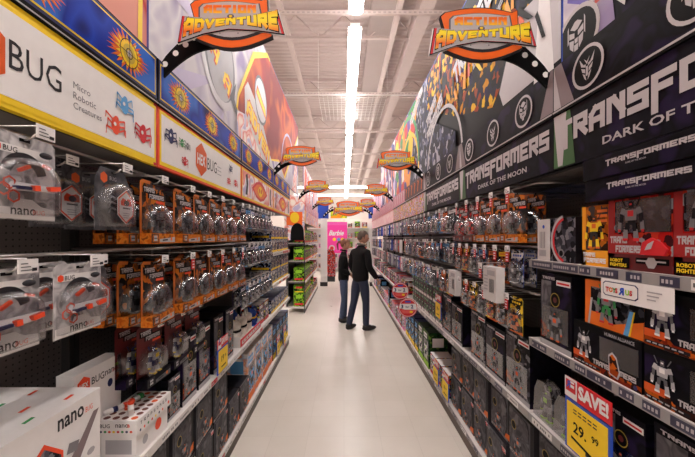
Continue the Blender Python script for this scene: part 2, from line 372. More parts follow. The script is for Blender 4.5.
# --- small carded pack ---------------------------------------------------------
def small_pack(name, w, h, a, c1, c2, acc, d=.03, seed=1, strip=None):
    t = thing(name, '', 'toy pack')
    b = MB(); b.prism(wavycard(w, h), 0, .0015, c1, a)
    b.flat([(-w/2+.006, h*.76), (w/2-.006, h*.80), (w/2-.006, h*.92), (-w/2+.006, h*.9)], -E, acc)
    for i, x in enumerate([-.3, -.12, .05, .22]): b.rect(w*x, w*(x+.12), h*.815, h*.87, -2*E, c1)
    b.rect(-w/2, w/2, 0, h*.08, -E, strip or c2); hole(b, h*.955); b.build('backing_card', t)
    b = MB(); dome(b, -w*.42, w*.42, h*.08, h*.72, d, CLEAR, .4); b.build('clear_blister', t)
    b = MB(); robot(b, h*.52, c2, CHAR, acc, cy=-d*.45, z0=h*.1, seed=seed); b.build('toy_figure', t)
    return t
def flatpack(name, w, h, d, a, c1, c2):
    """far small pack as one mesh"""
    b = MB(); b.box(-w/2, w/2, 0, d, 0, h, c1, front=a); b.rect(-w/2+.008, w/2-.008, h*.74, h*.93, -E, c2)
    b.rect(-w*.3, w*.3, h*.14, h*.6, -E, MGREY); b.rect(-w*.22, w*.2, h*.2, h*.54, -2*E, c2); b.rect(-w/2, w/2, 0, h*.07, -E, DARK)
    return tag(b.build(name), '', 'toy pack')
# --- boxes -----------------------------------------------------------------------
def carton(name, w, h, d, m, front=None, top=None, side=None, cat='toy box'):
    t = thing(name, '', cat); b = MB(); b.box(-w/2, w/2, 0, d, 0, h, m, front=front, top=top, side=side)
    return t, b
def dot_box(w=.25, h=.27, d=.22, topc=None, stripe=True):
    """box with a smoky grey window front, black roundel with yellow edge and a sleeve"""
    t, b = carton('window_toy_box', w, h, d, CHAR, front=MGREY, top=topc or DARK, side=CHAR)
    b.rect(-w/2, w/2, 0, h*.06, -E, LGREY); b.rect(w/2-.03, w/2, 0, h, -E, DARK)
    b.flat([(w*.1, h*.06), (w/2, h*.06), (w/2, h*.22), (w*.25, h*.16)], -2*E, ORANGE)
    if stripe:
        b.rect(w*.2, w/2, h*.80, h*.9, -2*E, WHITE); b.rect(w*.2, w/2, h*.81, h*.845, -3*E, RED); b.rect(w*.28, w/2-.008, h*.86, h*.885, -3*E, RED)
    for i in range(5): b.rect(-w*.4+i*.018, -w*.4+i*.018+.012, h*.015, h*.04, -2*E, DARK)
    b.build('box', t)
    b = MB(); b.prism([(-w*.47, h*.08), (w*.24, h*.08), (w*.34, h*.3), (w*.34, h*.8), (w*.26, h*.96), (-w*.47, h*.96)], -.006, -.0015, A_SMOKE)
    b.build('window_sleeve', t)
    b = MB(); b.ring(-w*.26, h*.66, -.0075, .022, .0265, mat('dull_gold', (150, 128, 40)), 20); b.disc(-w*.26, h*.66, -.0072, .024, BLACK, 20)
    b.build('roundel', t)
    b = MB(); robot(b, h*.42, GREY, CHAR, ORANGE, cx=-w*.05, cy=-.012, z0=h*.1, seed=5); b.M = None
    # printed figure kept shallow on the sleeve
    b.v = [(x, -.0065+(y+.012)*.12-.004, z) for x, y, z in b.v]; b.build('printed_figure', t)
    return t
def ring_box(w, h, d, seed=2, art_=None, tiltx=0):
    t, b = carton('dark_window_box', w, h, d, DARK, front=art_ or A_DARK, top=BLACK, side=A_DARK)
    b.rect(-w/2+.008, -w*.12, h*.1, h*.9, -E, A_SMOKE); b.rect(-w/2, w/2, 0, h*.07, -E, LGREY); b.rect(w*.05, w/2-.006, h*.86, h*.93, -E, WHITE)
    b.rect(w*.08, w/2-.012, h*.88, h*.905, -2*E, RED); b.block('TRANS', -w*.42, h*.92, h*.04, -2*E, SILVER, w=w*.42, t=.24)
    b.flat([(-w/2+.005, h*.1), (-w*.3, h*.1), (-w*.2, h*.25), (-w/2+.005, h*.34)], -2*E, A_FIRE)
    b.build('box', t)
    b = MB(); b.ring(w*.02, h*.66, -.003, w*.13, w*.15, mat('dull_gold', (150, 128, 40)), 22); b.disc(w*.02, h*.66, -.0025, w*.135, BLACK, 20); b.disc(w*.02, h*.66, -.0032, w*.06, DRED, 10); b.build('roundel', t)
    b = MB(); b.box(-w*.42, w*.42, -.004, -.001, h*.12, h*.56, CLEARD); b.build('clear_window', t)
    b = MB(); robot(b, h*.4, GREY, CHAR, DORANGE, cx=w*.02, cy=0, z0=h*.12, seed=seed); b.v = [(x, -.0045+y*.05, z) for x, y, z in b.v]; b.build('printed_figure', t)
    return t
def alliance_box(w=.315, h=.172, d=.2):
    t, b = carton('landscape_window_box', w, h, d, BLACK, front=A_DARK, top=BLACK, side=BLACK)
    b.rect(-w/2, w/2, h*.84, h, -E, BLACK); b.text('HUMAN ALLIANCE', w*.02, h*.875, h*.075, -2*E, LGREY, .02, w=w*.40)
    b.flat([(-w/2, 0), (w/2, 0), (w/2, h*.13), (-w*.2, h*.13), (-w*.3, h*.3), (-w/2, h*.3)], -E, A_FIRE)
    b.rect(-w/2, -w*.28, h*.16, h*.30, -2*E, DORANGE); b.rect(-w*.49, -w*.05, h*.03, h*.09, -2*E, DARK)
    for i in range(6): b.rect(-w*.47+i*.02, -w*.47+i*.02+.014, h*.05, h*.075, -3*E, LGREY)
    b.block('TRANSFORMERS', -w*.16, h*.15, h*.11, -2*E, SILVER, w=w*.6, t=.24); b.disc(w*.43, h*.07, -2*E, .008, DBLUE, 10)
    b.build('box', t)
    b = MB(); b.box(-w*.05, w*.47, -.003, -.001, h*.3, h*.82, CLEARD); b.build('clear_window', t)
    b = MB(); robot(b, h*.62, LGREY, MGREY, WHITE, cx=-w*.3, cy=0, z0=h*.22, seed=8); b.v = [(x, -.0045+y*.05, z) for x, y, z in b.v]; b.build('printed_figure', t)
    b = MB(); pts = [(w*.10, h*.1), (w*.22, h*.06), (w*.25, h*.2), (w*.2, h*.5), (w*.14, h*.58), (w*.09, h*.5)]
    b.prism(pts, -.005, -.0035, SILVER); b.prism([(w*.175+(x-w*.175)*.8, h*.3+(z-h*.3)*.85) for x, z in pts], -.0062, -.005, A_FIRE); b.build('printed_badge', t)
    return t
def shape_pack():
    """curved clear clamshell standing on the shelf"""
    t = thing('curved_clamshell_pack', '', 'toy pack'); w, h = .16, .2
    b = MB(); pts = [(-w*.5, 0), (w*.5, 0), (w*.5, h*.6), (w*.38, h*.92), (w*.1, h), (-w*.25, h*.96), (-w*.42, h*.7)]
    b.prism(pts, .05, .052, BLACK, A_MECH); b.flat([(-w*.48, 0), (w*.48, 0), (w*.48, h*.12), (-w*.48, h*.16)], .049, WHITE); b.disc(-w*.1, h*.75, .0485, .014, LIME, 10); b.disc(w*.1, h*.78, .0485, .012, GREY, 10); b.build('backing_card', t)
    b = MB(); b.prism([(x*.98, z*.98+.001) for x, z in pts], .0, .048, CLEAR); b.build('clear_shell', t)
    b = MB(); robot(b, .15, CHAR, GREY, LIME, cy=.026, z0=.004, seed=11); b.v = [(x, .026+(y-.026)*.7, z) for x, y, z in b.v]; b.build('toy_figure', t)
    return t
def price_sign(txt=True, w=.24):
    """blue framed yellow price card under a red SAVE! flash, clipped to a shelf edge"""
    t = thing('sale_price_sign', '', 'sign'); h = w*1.12
    b = MB(); b.box(-w/2, w/2, 0, .006, 0, h*.78, BLUE); b.build('frame', t)
    b = MB(); z1 = h*.78
    b.box(-w*.44, w*.44, -.003, -.0005, h*.03, z1-h*.045, YELLOW); y = -.0035
    if txt:
        for i in range(2):
            for k in range(5): b.rect(-w*.28+k*w*.11, -w*.28+k*w*.11+w*.08, z1*(.83-.06*i), z1*(.855-.06*i), y, CHAR)
        b.text('29.', -w*.28, h*.31, h*.17, y, BLACK, .02); b.text('99', w*.13, h*.38, h*.10, y, BLACK, .015)
        b.flat([(-w*.33, h*.24), (w*.2, h*.17), (w*.2, h*.13), (-w*.33, h*.20)], y, BLACK); b.flat([(w*.0, h*.16), (w*.34, h*.12), (w*.34, h*.08), (w*.0, h*.11)], y, CHAR)
    else:
        b.text('19', -w*.2, h*.34, h*.2, y, BLACK, .02); b.text('99', w*.12, h*.4, h*.1, y, BLACK, .015); b.rect(-w*.2, w*.25, h*.16, h*.2, y, BLACK)
    b.build('price_card', t)
    b = MB(); b.box(-w*.5, w*.5, -.001, .004, z1+.004, h*1.1, RED); b.rect(-w*.5, -w*.20, z1+.006, h*1.1+.002, -.0018, WHITE)
    b.rect(-w*.47, -w*.23, z1+.03, h*1.1-.008, -.0025, RED)
    b.text('R', -w*.45+.024, z1+.045, .03, -.0032, BLUE, .03, sx=-1); b.rect(-w*.35, -w*.26, z1+.05, z1+.062, -.0032, WHITE); b.rect(-w*.35, -w*.26, z1+.068, z1+.076, -.0032, WHITE)
    b.text('SAVE!', -w*.17, z1+.022, h*.21, -.0018, WHITE, .05, w=w*.63)
    b.build('save_flash', t)
    b = MB(); b.tube([(0, .008, -.03), (0, .008, h*.7)], .004, STEEL, 6); b.build('clip', t)
    return t
def round_sign():
    t = thing('round_offer_sign', '', 'sign'); r = .125
    b = MB(); b.prism([(r*math.cos(2*PI*i/28), r+r*math.sin(2*PI*i/28)) for i in range(28)], 0, .005, RED)
    b.disc(0, r, -E, r*.93, WHITE, 28); b.disc(0, r, -2*E, r*.88, RED, 28); b.flat([(-r*.9, r*.95), (-r*.3, r*.8), (r*.9, r*.8), (r*.82, r*1.42), (-r*.82, r*1.42)], -3*E, WHITE)
    b.text('3', -r*.72, r*.92, r*.42, -4*E, DBLUE, .04); b.text('for', -r*.25, r*1.0, r*.2, -4*E, DBLUE, .02, w=r*.4); b.text('2', r*.3, r*.92, r*.42, -4*E, DBLUE, .04)
    b.flat([(-r*.75, r*.75), (r*.75, r*.75), (r*.5, r*.4), (-r*.5, r*.4)], -3*E, PINKR); b.rect(r*.2, r*.5, r*.45, r*.68, -4*E, YELLOW)
    b.rect(-r*.3, r*.3, r*1.55, r*1.72, -3*E, BLUE); b.build('disc', t)
    b = MB(); b.tube([(0, .009, .0), (0, .009, r*1.6)], .004, STEEL, 6); b.build('clip', t)
    return t
# --- wire peg hooks with labels --------------------------------------------------
def peg_hook(kind='plain', L=.36):
    t = thing('peg_hook', '', 'peg hook'); b = MB()
    b.tube([(0, L, .0), (0, .03, .0), (0, .012, .004), (0, 0, .014)], .0028, STEEL, 6); b.tube([(0, L, .035), (0, -.02, .035), (0, -.022, .02)], .0022, STEEL, 6)
    b.box(-.012, .012, L-.004, L, -.01, .045, STEEL); b.build('wire', t)
    b = MB(); b.box(-.025, .025, -.026, -.023, .0, .034, WHITE)
    for i in range(3): b.rect(-.02, -.002+.007*i, .022-.008*i, .0245-.008*i, -.0268, MGREY)
    b.rect(.008, .021, .004, .012, -.0268, CHAR); b.build('price_tag', t)
    if kind == 'sale':
        b = MB(); b.box(-.016, .016, -.0255, -.0235, -.055, -.002, RED)
        for i in range(3): b.rect(-.011, .011, -.047+.015*i, -.041+.015*i, -.0263, WHITE)
        b.build('sale_tag', t)
    return t
# ------------------------------------------------------------------ the hall
def special_floor():
    m, N, L, P = base_mat('polished_floor'); P.inputs['Roughness'].default_value = .3; P.inputs['Specular IOR Level'].default_value = .45
    tc = N.new('ShaderNodeTexCoord')
    br = N.new('ShaderNodeTexBrick'); br.offset = 0; br.inputs['Scale'].default_value = 1; br.inputs['Brick Width'].default_value = .305; br.inputs['Row Height'].default_value = .305
    br.inputs['Mortar Size'].default_value = .0012
    br.inputs['Color1'].default_value = lin((214, 206, 196))+(1,); br.inputs['Color2'].default_value = lin((210, 202, 191))+(1,); br.inputs['Mortar'].default_value = lin((194, 186, 175))+(1,)
    L.new(tc.outputs['Object'], br.inputs['Vector'])
    nz = N.new('ShaderNodeTexNoise'); nz.inputs['Scale'].default_value = 2.2; nz.inputs['Detail'].default_value = 5; L.new(tc.outputs['Object'], nz.inputs['Vector'])
    mx = N.new('ShaderNodeMix'); mx.data_type = 'RGBA'; mx.blend_type = 'MULTIPLY'; mx.inputs[0].default_value = .35
    rp = N.new('ShaderNodeValToRGB'); rp.color_ramp.elements[0].color = (.8, .78, .74, 1); rp.color_ramp.elements[1].color = (1, 1, 1, 1); rp.color_ramp.elements[0].position = .3; rp.color_ramp.elements[1].position = .65
    L.new(nz.outputs['Fac'], rp.inputs['Fac']); L.new(br.outputs['Color'], mx.inputs[6]); L.new(rp.outputs['Color'], mx.inputs[7]); L.new(mx.outputs[2], P.inputs['Base Color'])
    mr = N.new('ShaderNodeMapRange'); mr.inputs['To Min'].default_value = .22; mr.inputs['To Max'].default_value = .42; L.new(nz.outputs['Fac'], mr.inputs['Value']); L.new(mr.outputs[0], P.inputs['Roughness'])
    return m
def deckmat():
    m, N, L, P = base_mat('corrugated_deck'); P.inputs['Roughness'].default_value = .7
    tc = N.new('ShaderNodeTexCoord'); wv = N.new('ShaderNodeTexWave'); wv.bands_direction = 'Y'; wv.inputs['Scale'].default_value = 2.0; wv.inputs['Distortion'].default_value = 0
    L.new(tc.outputs['Object'], wv.inputs['Vector'])
    b = N.new('ShaderNodeBump'); b.inputs['Strength'].default_value = .8; b.inputs['Distance'].default_value = .03; L.new(wv.outputs['Fac'], b.inputs['Height']); L.new(b.outputs['Normal'], P.inputs['Normal'])
    P.inputs['Base Color'].default_value = lin((198, 181, 176))+(1,)
    return m
def pegmat():
    m, N, L, P = base_mat('pegboard'); P.inputs['Roughness'].default_value = .6
    tc = N.new('ShaderNodeTexCoord'); sc = N.new('ShaderNodeVectorMath'); sc.operation = 'SCALE'; sc.inputs['Scale'].default_value = 1/.0254
    fr = N.new('ShaderNodeVectorMath'); fr.operation = 'FRACTION'; L.new(tc.outputs['Object'], sc.inputs[0]); L.new(sc.outputs[0], fr.inputs[0])
    sp = N.new('ShaderNodeSeparateXYZ'); L.new(fr.outputs[0], sp.inputs[0])
    cm = N.new('ShaderNodeCombineXYZ'); L.new(sp.outputs[0], cm.inputs[0]); L.new(sp.outputs[2], cm.inputs[1])
    ds = N.new('ShaderNodeVectorMath'); ds.operation = 'DISTANCE'; ds.inputs[1].default_value = (.5, .5, 0); L.new(cm.outputs[0], ds.inputs[0])
    lt = N.new('ShaderNodeMath'); lt.operation = 'LESS_THAN'; lt.inputs[1].default_value = .15; L.new(ds.outputs['Value'], lt.inputs[0])
    mx = N.new('ShaderNodeMix'); mx.data_type = 'RGBA'; mx.inputs[6].default_value = lin((92, 86, 84))+(1,); mx.inputs[7].default_value = lin((22, 20, 20))+(1,)
    L.new(lt.outputs[0], mx.inputs[0]); L.new(mx.outputs[2], P.inputs['Base Color'])
    return m
PEG = pegmat(); WALLM = mat('wall_paint', (222, 212, 204), .8, scale=3); DECK = deckmat(); CEILST = mat('painted_steel', (204, 188, 183), .6, scale=5); DUCT = mat('duct_metal', (176, 162, 157), .6, scale=3)
KICK = mat('kick_plate_paint', (84, 72, 62), .5); RAIL = mat('rail_plastic', (150, 146, 144), .35); CANOPY = mat('canopy_metal', (128, 122, 120), .5)
UNDER = mat('shelf_underside', (70, 66, 66), .6); UPR = mat('upright_paint', (40, 38, 38), .5)
b = MB(); b.box(-9, 9, -8, 27, -.1, 0, WALLM, top=special_floor()); structure(b, 'floor')
b = MB(); b.box(-9, 9, -8, 27, 6.3, 6.4, DECK); structure(b, 'ceiling')
for n, a in (('wall_left', (-9.2, -9, -8, 27)), ('wall_right', (9, 9.2, -8, 27)), ('wall_back', (-9, 9, 27, 27.2)), ('wall_front', (-9, 9, -8.2, -8))):
    b = MB(); b.box(a[0], a[1], a[2], a[3], 0, 6.3, WALLM); structure(b, n)
# roof steel
for i, (x, z, w, h, m, lab) in enumerate([(.235*3.9, 5.5, .09, .09, CEILST, 'painted pipe running lengthwise just right of the lamps'), (1.42, 5.75, .24, .3, CEILST, 'deep painted beam running lengthwise right of the pipe'),
        (-1.15, 5.85, .09, .12, CEILST, 'slim painted beam running lengthwise left of the lamps'), (.75, 5.95, .5, .22, DUCT, 'broad grey duct running lengthwise behind the lamps'), (-3.6, 5.75, .24, .3, CEILST, 'deep painted beam running lengthwise over the left boards'), (3.6, 5.75, .24, .3, CEILST, 'deep painted beam running lengthwise over the right boards')]):
    b = MB(); b.box(x-w/2, x+w/2, -7.9, 26.9, z-h/2, z+h/2, m)
    tag(b.build('ceiling_duct' if m is DUCT else 'ceiling_beam'), lab, 'duct' if m is DUCT else 'beam', None)
for i in range(9):
    y = 1.1+i*2.75
    t = thing('roof_truss', '', 'truss', 'trusses across the ceiling', (0, y, 0)); b = MB()
    for z in (6.18, 5.72): b.box(-8.9, 8.9, -.03, .03, z-.025, z+.025, CEILST)
    b.build('chord', t); b = MB()
    n = 36; st = 17.8/n
    for k in range(n):
        a = (-8.9+k*st, 0, 5.72 if k % 2 else 6.18); c = (-8.9+(k+1)*st, 0, 6.18 if k % 2 else 5.72)
        b.tube([a, c], .012, CEILST, 5)
    b.build('web', t)
    t['label'] = 'painted open-web steel truss crossing the ceiling, %s from the front' % ORD[i]
LAMP = emit('lamp_glow', (255, 249, 246), 24.0); LAMPB = mat('lamp_housing', (235, 232, 228), .4)
def lamp(x, y, lab, grp):
    t = thing('strip_light', lab, 'light', grp, (x, y, 4.87)); b = MB()
    b.box(-.075, .075, -1.18, 1.18, .045, .10, LAMPB); b.build('housing', t)
    b = MB()
    b.prism([(-.10, .04), (-.096, .015), (-.06, -.012), (.06, -.012), (.096, .015), (.10, .04)][::-1], -1.17, 1.17, LAMP); b.build('lamp_lens', t)
    b = MB()
    for dy in (-.9, .9): b.tube([(0, dy, .12), (0, dy, 1.3)], .005, CEILST, 5)
    b.build('hanger', t)
for r_, x in ((0, .17), (1, -4.7), (2, 5.0)):
    rn = ['over the aisle', 'over the next aisle to the left', 'over the next aisle to the right'][r_]
    for i in range(-3, 10):  # negative indices: unseen lamps behind the camera, added to light the sign fronts
        y = .78+i*2.7
        lamp(x, y, 'long fluorescent strip light %s, %s' % (rn, ORD[i]+' from the front' if i >= 0 else ORD[-i-1]+' behind the camera'), 'strip lights '+rn)
    if r_ == 0:
        for i in range(1, 9):
            y = 2.13+(i-1)*2.7
            t = thing('lamp_rail', 'perforated rail carrying the strip lights, %s from the front' % ORD[i-1], 'rail', 'perforated lamp rails', (0, y, 5.0)); b = MB()
            b.box(-8.9, 8.9, -.02, .02, -.03, .03, CEILST)
            for k in range(-40, 41): b.rect(.075*k-.02, .075*k+.02, -.012, .012, -.0215, DUCT)
            b.build('channel', t)
t = thing('wire_ceiling_grid', 'white wire mesh panel hung flat below the strip lights', 'wire grid', None, (.19, 7.85, 4.78)); b = MB()
for i in range(16): b.tube([(-.75+.1*i, -.75, 0), (-.75+.1*i, .75, 0)], .006, LAMPB, 5)
b.build('long_wires', t); b = MB()
for i in range(16): b.tube([(-.75, -.75+.1*i, 0), (.75, -.75+.1*i, 0)], .006, LAMPB, 5)
b.build('cross_wires', t); b = MB()
for s in (-1, 1): b.tube([(s*.75, -.75, 0), (s*.75, -.75, 1.35)], .004, LAMPB, 5)
b.tube([(-4, -.75, 0.0), (4, -.75, 0.0)], .012, LAMPB, 6); b.build('support_bar', t)
for i, y in enumerate((17.3, 20.6)):
    t = thing('strip_light', 'crosswise strip light far down the store, %s of two' % ['nearer', 'farther'][i], 'light', 'crosswise strip lights', (0, y, 4.35))
    b = MB(); b.box(-3.2, 3.2, -.1, .1, .04, .12, LAMPB); b.build('reflector', t); b = MB(); b.tube([(-3.15, 0, 0), (3.15, 0, 0)], .035, LAMP, 8); b.build('lamp_tube', t)
    b = MB()
    for s in (-2, 2): b.tube([(s, 0, .12), (s, 0, 1.9)], .006, CEILST, 5)
    b.build('hanger', t)
# ------------------------------------------------------------------ shelving bays
CHIP = [mat('shelf_label_dark', (58, 56, 76), .4), mat('shelf_label_white', (225, 222, 220), .5), mat('shelf_label_purple', (104, 98, 130), .4), RED]
def bay(side, y0, y1, shelves, rails, label, chips, xf=None, top=2.0, canopy=True, grp=None, hgt=None):
    X = xf or (XL if side < 0 else XR); L = y1-y0; D = .43
    t = thing('shelving_bay', label, 'shelving', grp, (side*X, (y0+y1)/2, 0), PI/2 if side < 0 else -PI/2)
    H = hgt or 2.45
    b = MB(); b.box(-L/2+.002, L/2-.002, D-.012, D, .14, H, PEG); b.build('back_panel', t)
    for s in (-1, 1):
        b = MB(); b.box(s*(L/2-.015)-.013, s*(L/2-.015)+.013, D-.05, D-.013, .14, H, UPR); b.build('upright', t)
    b = MB(); b.box(-L/2+.001, L/2-.001, .0, D, .10, .14, SHELFW); d = b.build('base_deck', t); strip(d, L, .10, chips[-1])
    b = MB(); b.box(-L/2+.001, L/2-.001, .012, .03, 0, .10, KICK); b.build('kick_plate', t)
    for i, z in enumerate(shelves):
        dd = 0
        b = MB(); b.box(-L/2+.002, L/2-.002, dd, D-.05, z-.012, z, SHELFW); b.box(-L/2+.004, L/2-.004, dd+.004, dd+.02, z-.04, z-.012, UNDER)
        d = b.build('shelf', t); strip(d, L, z-.04, chips[i % len(chips)])
        for s in (-1, 1):
            b = MB(); b.box(s*(L/2-.02)-.006, s*(L/2-.02)+.006, .06, D-.05, z-.05, z-.0125, UPR); b.build('bracket', t)
    for z in rails:
        b = MB(); b.tube([(-L/2+.01, .05, z), (L/2-.01, .05, z)], .006, STEEL, 6)
        for s in (-1, 1): b.tube([(s*(L/2-.012), .05, z), (s*(L/2-.012), D-.04, z)], .006, STEEL, 6)
        b.build('hang_rail', t)
    if canopy:
        b = MB(); b.box(-L/2+.002, L/2-.002, .03, D-.05, top+.02, top+.035, CANOPY); b.box(-L/2+.002, L/2-.002, .022, .03, top-.0, top+.035, UPR); b.build('canopy', t)
    return t
def strip(parent, L, z, kind):
    rr = random.Random(int(z*1000)+int(L*10))
    b = MB(); b.box(-L/2+.003, L/2-.003, -.004, -.0005, z, z+.04, SHELFW if kind != 'dark' else RAIL); x = -L/2+.03
    while x < L/2-.1:
        w = rr.choice((.06, .1, .16, .12))
        if x+w > L/2-.02: break
        q = rr.random()
        m = {'dark': CHIP[0] if q < .75 else CHIP[1], 'red': RED if q < .5 else (ORANGE if q < .6 else CHIP[1]), 'purple': CHIP[2] if q < .6 else CHIP[1]}[kind]
        b.rect(x, x+w, z+.005, z+.035, -.0047, m)
        k = int(w/.014)
        for i in range(k):
            if rr.random() < .7: b.rect(x+.006+i*.013, x+.014+i*.013, z+.014, z+.026, -.0054, SILVER if m is not CHIP[1] else MGREY)
        x += w+rr.choice((.008, .03, .06))
    b.build('price_strip', parent)
nm = ['nearest', 'second', 'third', 'fourth', 'fifth', 'sixth', 'seventh', 'eighth', 'ninth']
lsh = [[.74], [.74], [.74], [1.49, 1.10, .74]]; lrl = [[2.0-.04, 1.62], [1.96, 1.62, 1.27], [1.96, 1.62, 1.27], []]
for i in range(4):
    bay(-1, BB[i], BB[i+1], lsh[i], lrl[i], '%s shelving bay on the left side of the aisle' % nm[i], ['red', 'red'], grp='left shelving bays')
for i in range(3):
    y0 = 7.25+i*1.22
    bay(-1, y0, y0+1.22, [1.56, 1.16, .70], [], 'left shelving bay beyond the gap, %s of the green-box run' % ['nearest', 'middle', 'farthest'][i], ['purple', 'red'], grp='left shelving bays')
RB = [.28+1.22*i for i in range(10)]; RBS = [.28, 1.70]+RB[2:]
rsh = [[1.56, 1.155, .76]]+[[.76]]*8; rrl = [[], [1.96, 1.625, 1.372]]+[[1.96, 1.68, 1.41]]*8
for i in range(9):
    bay(1, RBS[i], RBS[i+1], rsh[i], rrl[i], '%s shelving bay on the right side of the aisle' % nm[i], ['dark', 'dark'] if i < 4 else ['purple', 'red'], grp='right shelving bays', top=1.97)
# ------------------------------------------------------------------ header panels
def loc_board(side, y0, y1, X): return (side*X, (y0+y1)/2, 0), (PI/2 if side < 0 else -PI/2)
def burst(b, cx, cz, r, y, seed):
    rr = random.Random(seed)
    for (k, m, n) in ((1.0, DORANGE, 26), (.82, ORANGE, 22), (.68, YELLOW, 18)):
        pts = []
        for i in range(n*2):
            a = PI*i/n; q = r*k*(rr.uniform(.85, 1.12) if i % 2 == 0 else .62)
            pts.append((cx+q*math.cos(a), cz+q*(.60 if k == 1 else .78)*math.sin(a)))
        b.flat(pts, y, m); y -= E
    b.ring(cx, cz, y, r*.42, r*.45, CHAR, 20); b.disc(cx, cz, y, r*.30, mat('burst_gold', (206, 176, 60)), 16); y -= E
    b.ring(cx, cz, y, r*.14, r*.17, CHAR, 12); b.disc(cx, cz, y, r*.11, SILVER, 10)
    b.rect(cx-r*.5, cx+r*.5, cz-.0015, cz+.0015, y-E, CHAR); b.rect(cx-.0015, cx+.0015, cz-r*.5, cz+r*.5, y-E, CHAR)
A_BLUE = art('blue_print_fade', [(22, 26, 84), (34, 66, 176), (28, 48, 140), (60, 110, 200)], 3.5, dist=.3)
def bug(b_, cx, cz, r, m, seed):
    rr = random.Random(seed); y = -.006; b = MB()
    b.disc(cx, cz, y, r*.42, m, 12, r*.6); b.disc(cx+r*.05, cz+r*.45, y-E, r*.24, m, 10); b.disc(cx-r*.1, cz+r*.1, y-2*E, r*.14, WHITE, 8)
    for s in (-1, 1):
        for k in range(3):
            z0 = cz+r*(.35-.35*k); x1 = cx+s*r*rr.uniform(.75, .95); z1 = z0+r*rr.uniform(.0, .35); z2 = z1-r*rr.uniform(.4, .6)
            b.flat([(cx+s*r*.3, z0-.05*r), (cx+s*r*.3, z0+.08*r), (x1, z1+.06*r), (x1, z1-.08*r)], y-E, m)
            b.flat([(x1-.05*r, z1), (x1+.06*r, z1), (x1+.08*r*s, z2), (x1, z2)], y-E, m)
    b.build('printed_bug', t)
A_HDR = art('pale_action_print', [(250, 236, 226), (240, 200, 190), (228, 130, 120), (250, 240, 235), (190, 180, 210)], 5, dist=.8)
for i in range(4):
    y0, y1 = BB[i], BB[i+1]; L = y1-y0; loc, rz = loc_board(-1, y0, y1, XL)
    lab = ['white header sign with black word and three small bugs, nearest on the left', 'white header sign with blue, green and red bugs beside an orange hexagon', 'pink header sign with an orange eye emblem, nearer of the two', 'pink header sign with an orange eye emblem, farther of the two'][i]
    t = thing('header_sign', lab, 'sign', 'left header signs', loc, rz)
    b = MB(); b.box(-L/2+.003, L/2-.003, -.002, .02, 2.0, 2.28, RORANGE if i else YELLOW, front=None)
    w = L/2-.003
    b.rect(-w+.012, w-.012, 2.012, 2.268, -.003, YELLOW); b.rect(-w+.026, w-.026, 2.03, 2.252, -.004, WHITE if i < 2 else A_HDR)
    if i == 0: b.rect(w-.03, w, 2.0, 2.28, -.0028, RED); b.rect(w-.026, w-.012, 2.012, 2.268, -.0032, YELLOW)
    b.build('sign_panel', t)
    b = MB(); o = (y0+y1)/2
    if i == 0:
        b.flat(hexpts(.758-o, 2.13, .075, .09), -.005, DORANGE); b.text('HEX', .683-o, 2.10, .065, -.0058, WHITE, .03, w=.12)
        b.text('BUG', .832-o, 2.105, .075, -.005, CHAR, .0, w=.155)
        for k, s in enumerate(('Micro', 'Robotic', 'Creatures')): b.text(s, 1.03-o, 2.145-.032*k, .021, -.005, GREY, .0)
        bug(b, 1.27-o, 2.185, .055, LBLUE, 1); bug(b, 1.22-o, 2.09, .055, RORANGE, 2); bug(b, 1.385-o, 2.11, .062, RED, 3)
    elif i == 1:
        bug(b, 1.61-o, 2.17, .06, DBLUE, 4); bug(b, 1.72-o, 2.17, .035, GREEN, 5); bug(b, 1.78-o, 2.17, .03, GREY, 6); bug(b, 1.75-o, 2.08, .04, RED, 7)
        b.flat(hexpts(1.955-o, 2.14, .085, .10), -.005, DORANGE); b.text('HEX', 1.90-o, 2.105, .065, -.0058, WHITE, .03, w=.11)
        b.text('BUG', 2.04-o, 2.10, .075, -.005, CHAR, .0, w=.15)
        for k in range(3): b.rect(2.20-o, 2.27-o, 2.15-.025*k, 2.156-.025*k, -.005, LGREY)
        bug(b, 2.46-o, 2.19, .04, DBLUE, 8); bug(b, 2.42-o, 2.09, .04, RED, 9); bug(b, 2.57-o, 2.1, .045, RED, 10)
    else:
        c = .0
        for (rx, rzz, m, yy) in ((.30, .10, RED, -.005), (.25, .075, ORANGE, -.0058), (.10, .055, YELLOW, -.0066)):
            b.flat([(c-rx, 2.14), (c-rx*.5, 2.14+rzz*.75), (c, 2.14+rzz), (c+rx*.5, 2.14+rzz*.75), (c+rx, 2.14), (c+rx*.5, 2.14-rzz*.75), (c, 2.14-rzz), (c-rx*.5, 2.14-rzz*.75)], yy, m)
        b.disc(c-.035, 2.145, -.0074, .025, DORANGE, 10); b.disc(c+.035, 2.145, -.0074, .025, DORANGE, 10)
        for s in (-1, 1):
            b.flat([(s*.44, 2.05), (s*.50, 2.05), (s*.47, 2.14), (s*.49, 2.22), (s*.44, 2.24), (s*.42, 2.15)], -.005, CHAR)
            b.flat([(s*.36, 2.04), (s*.38, 2.04), (s*.38, 2.24), (s*.36, 2.24)], -.005, PINKR)
    b.build('printed_picture', t)
    t = thing('sunburst_strip', 'blue sign strip with three yellow sunbursts, %s from the front' % ORD[i], 'sign', 'blue sunburst strips', loc, rz)
    b = MB(); b.box(-w, w, -.002, .02, 2.302, 2.50, BLACK); b.rect(-w+.006, w-.006, 2.308, 2.494, -.003, DBLUE); b.rect(-w+.016, w-.016, 2.318, 2.484, -.0038, YELLOW); b.rect(-w+.022, w-.022, 2.324, 2.478, -.0046, A_BLUE); b.build('sign_panel', t)
    for k in range(3):
        b = MB(); burst(b, -.405+.405*k, 2.401, .122, -.0054, i*3+k); b.build('sunburst', t)
    t = thing('sign_rail', 'black channel rail between header sign and blue strip, %s from the front' % ORD[i], 'rail', 'left sign rails', loc, rz)
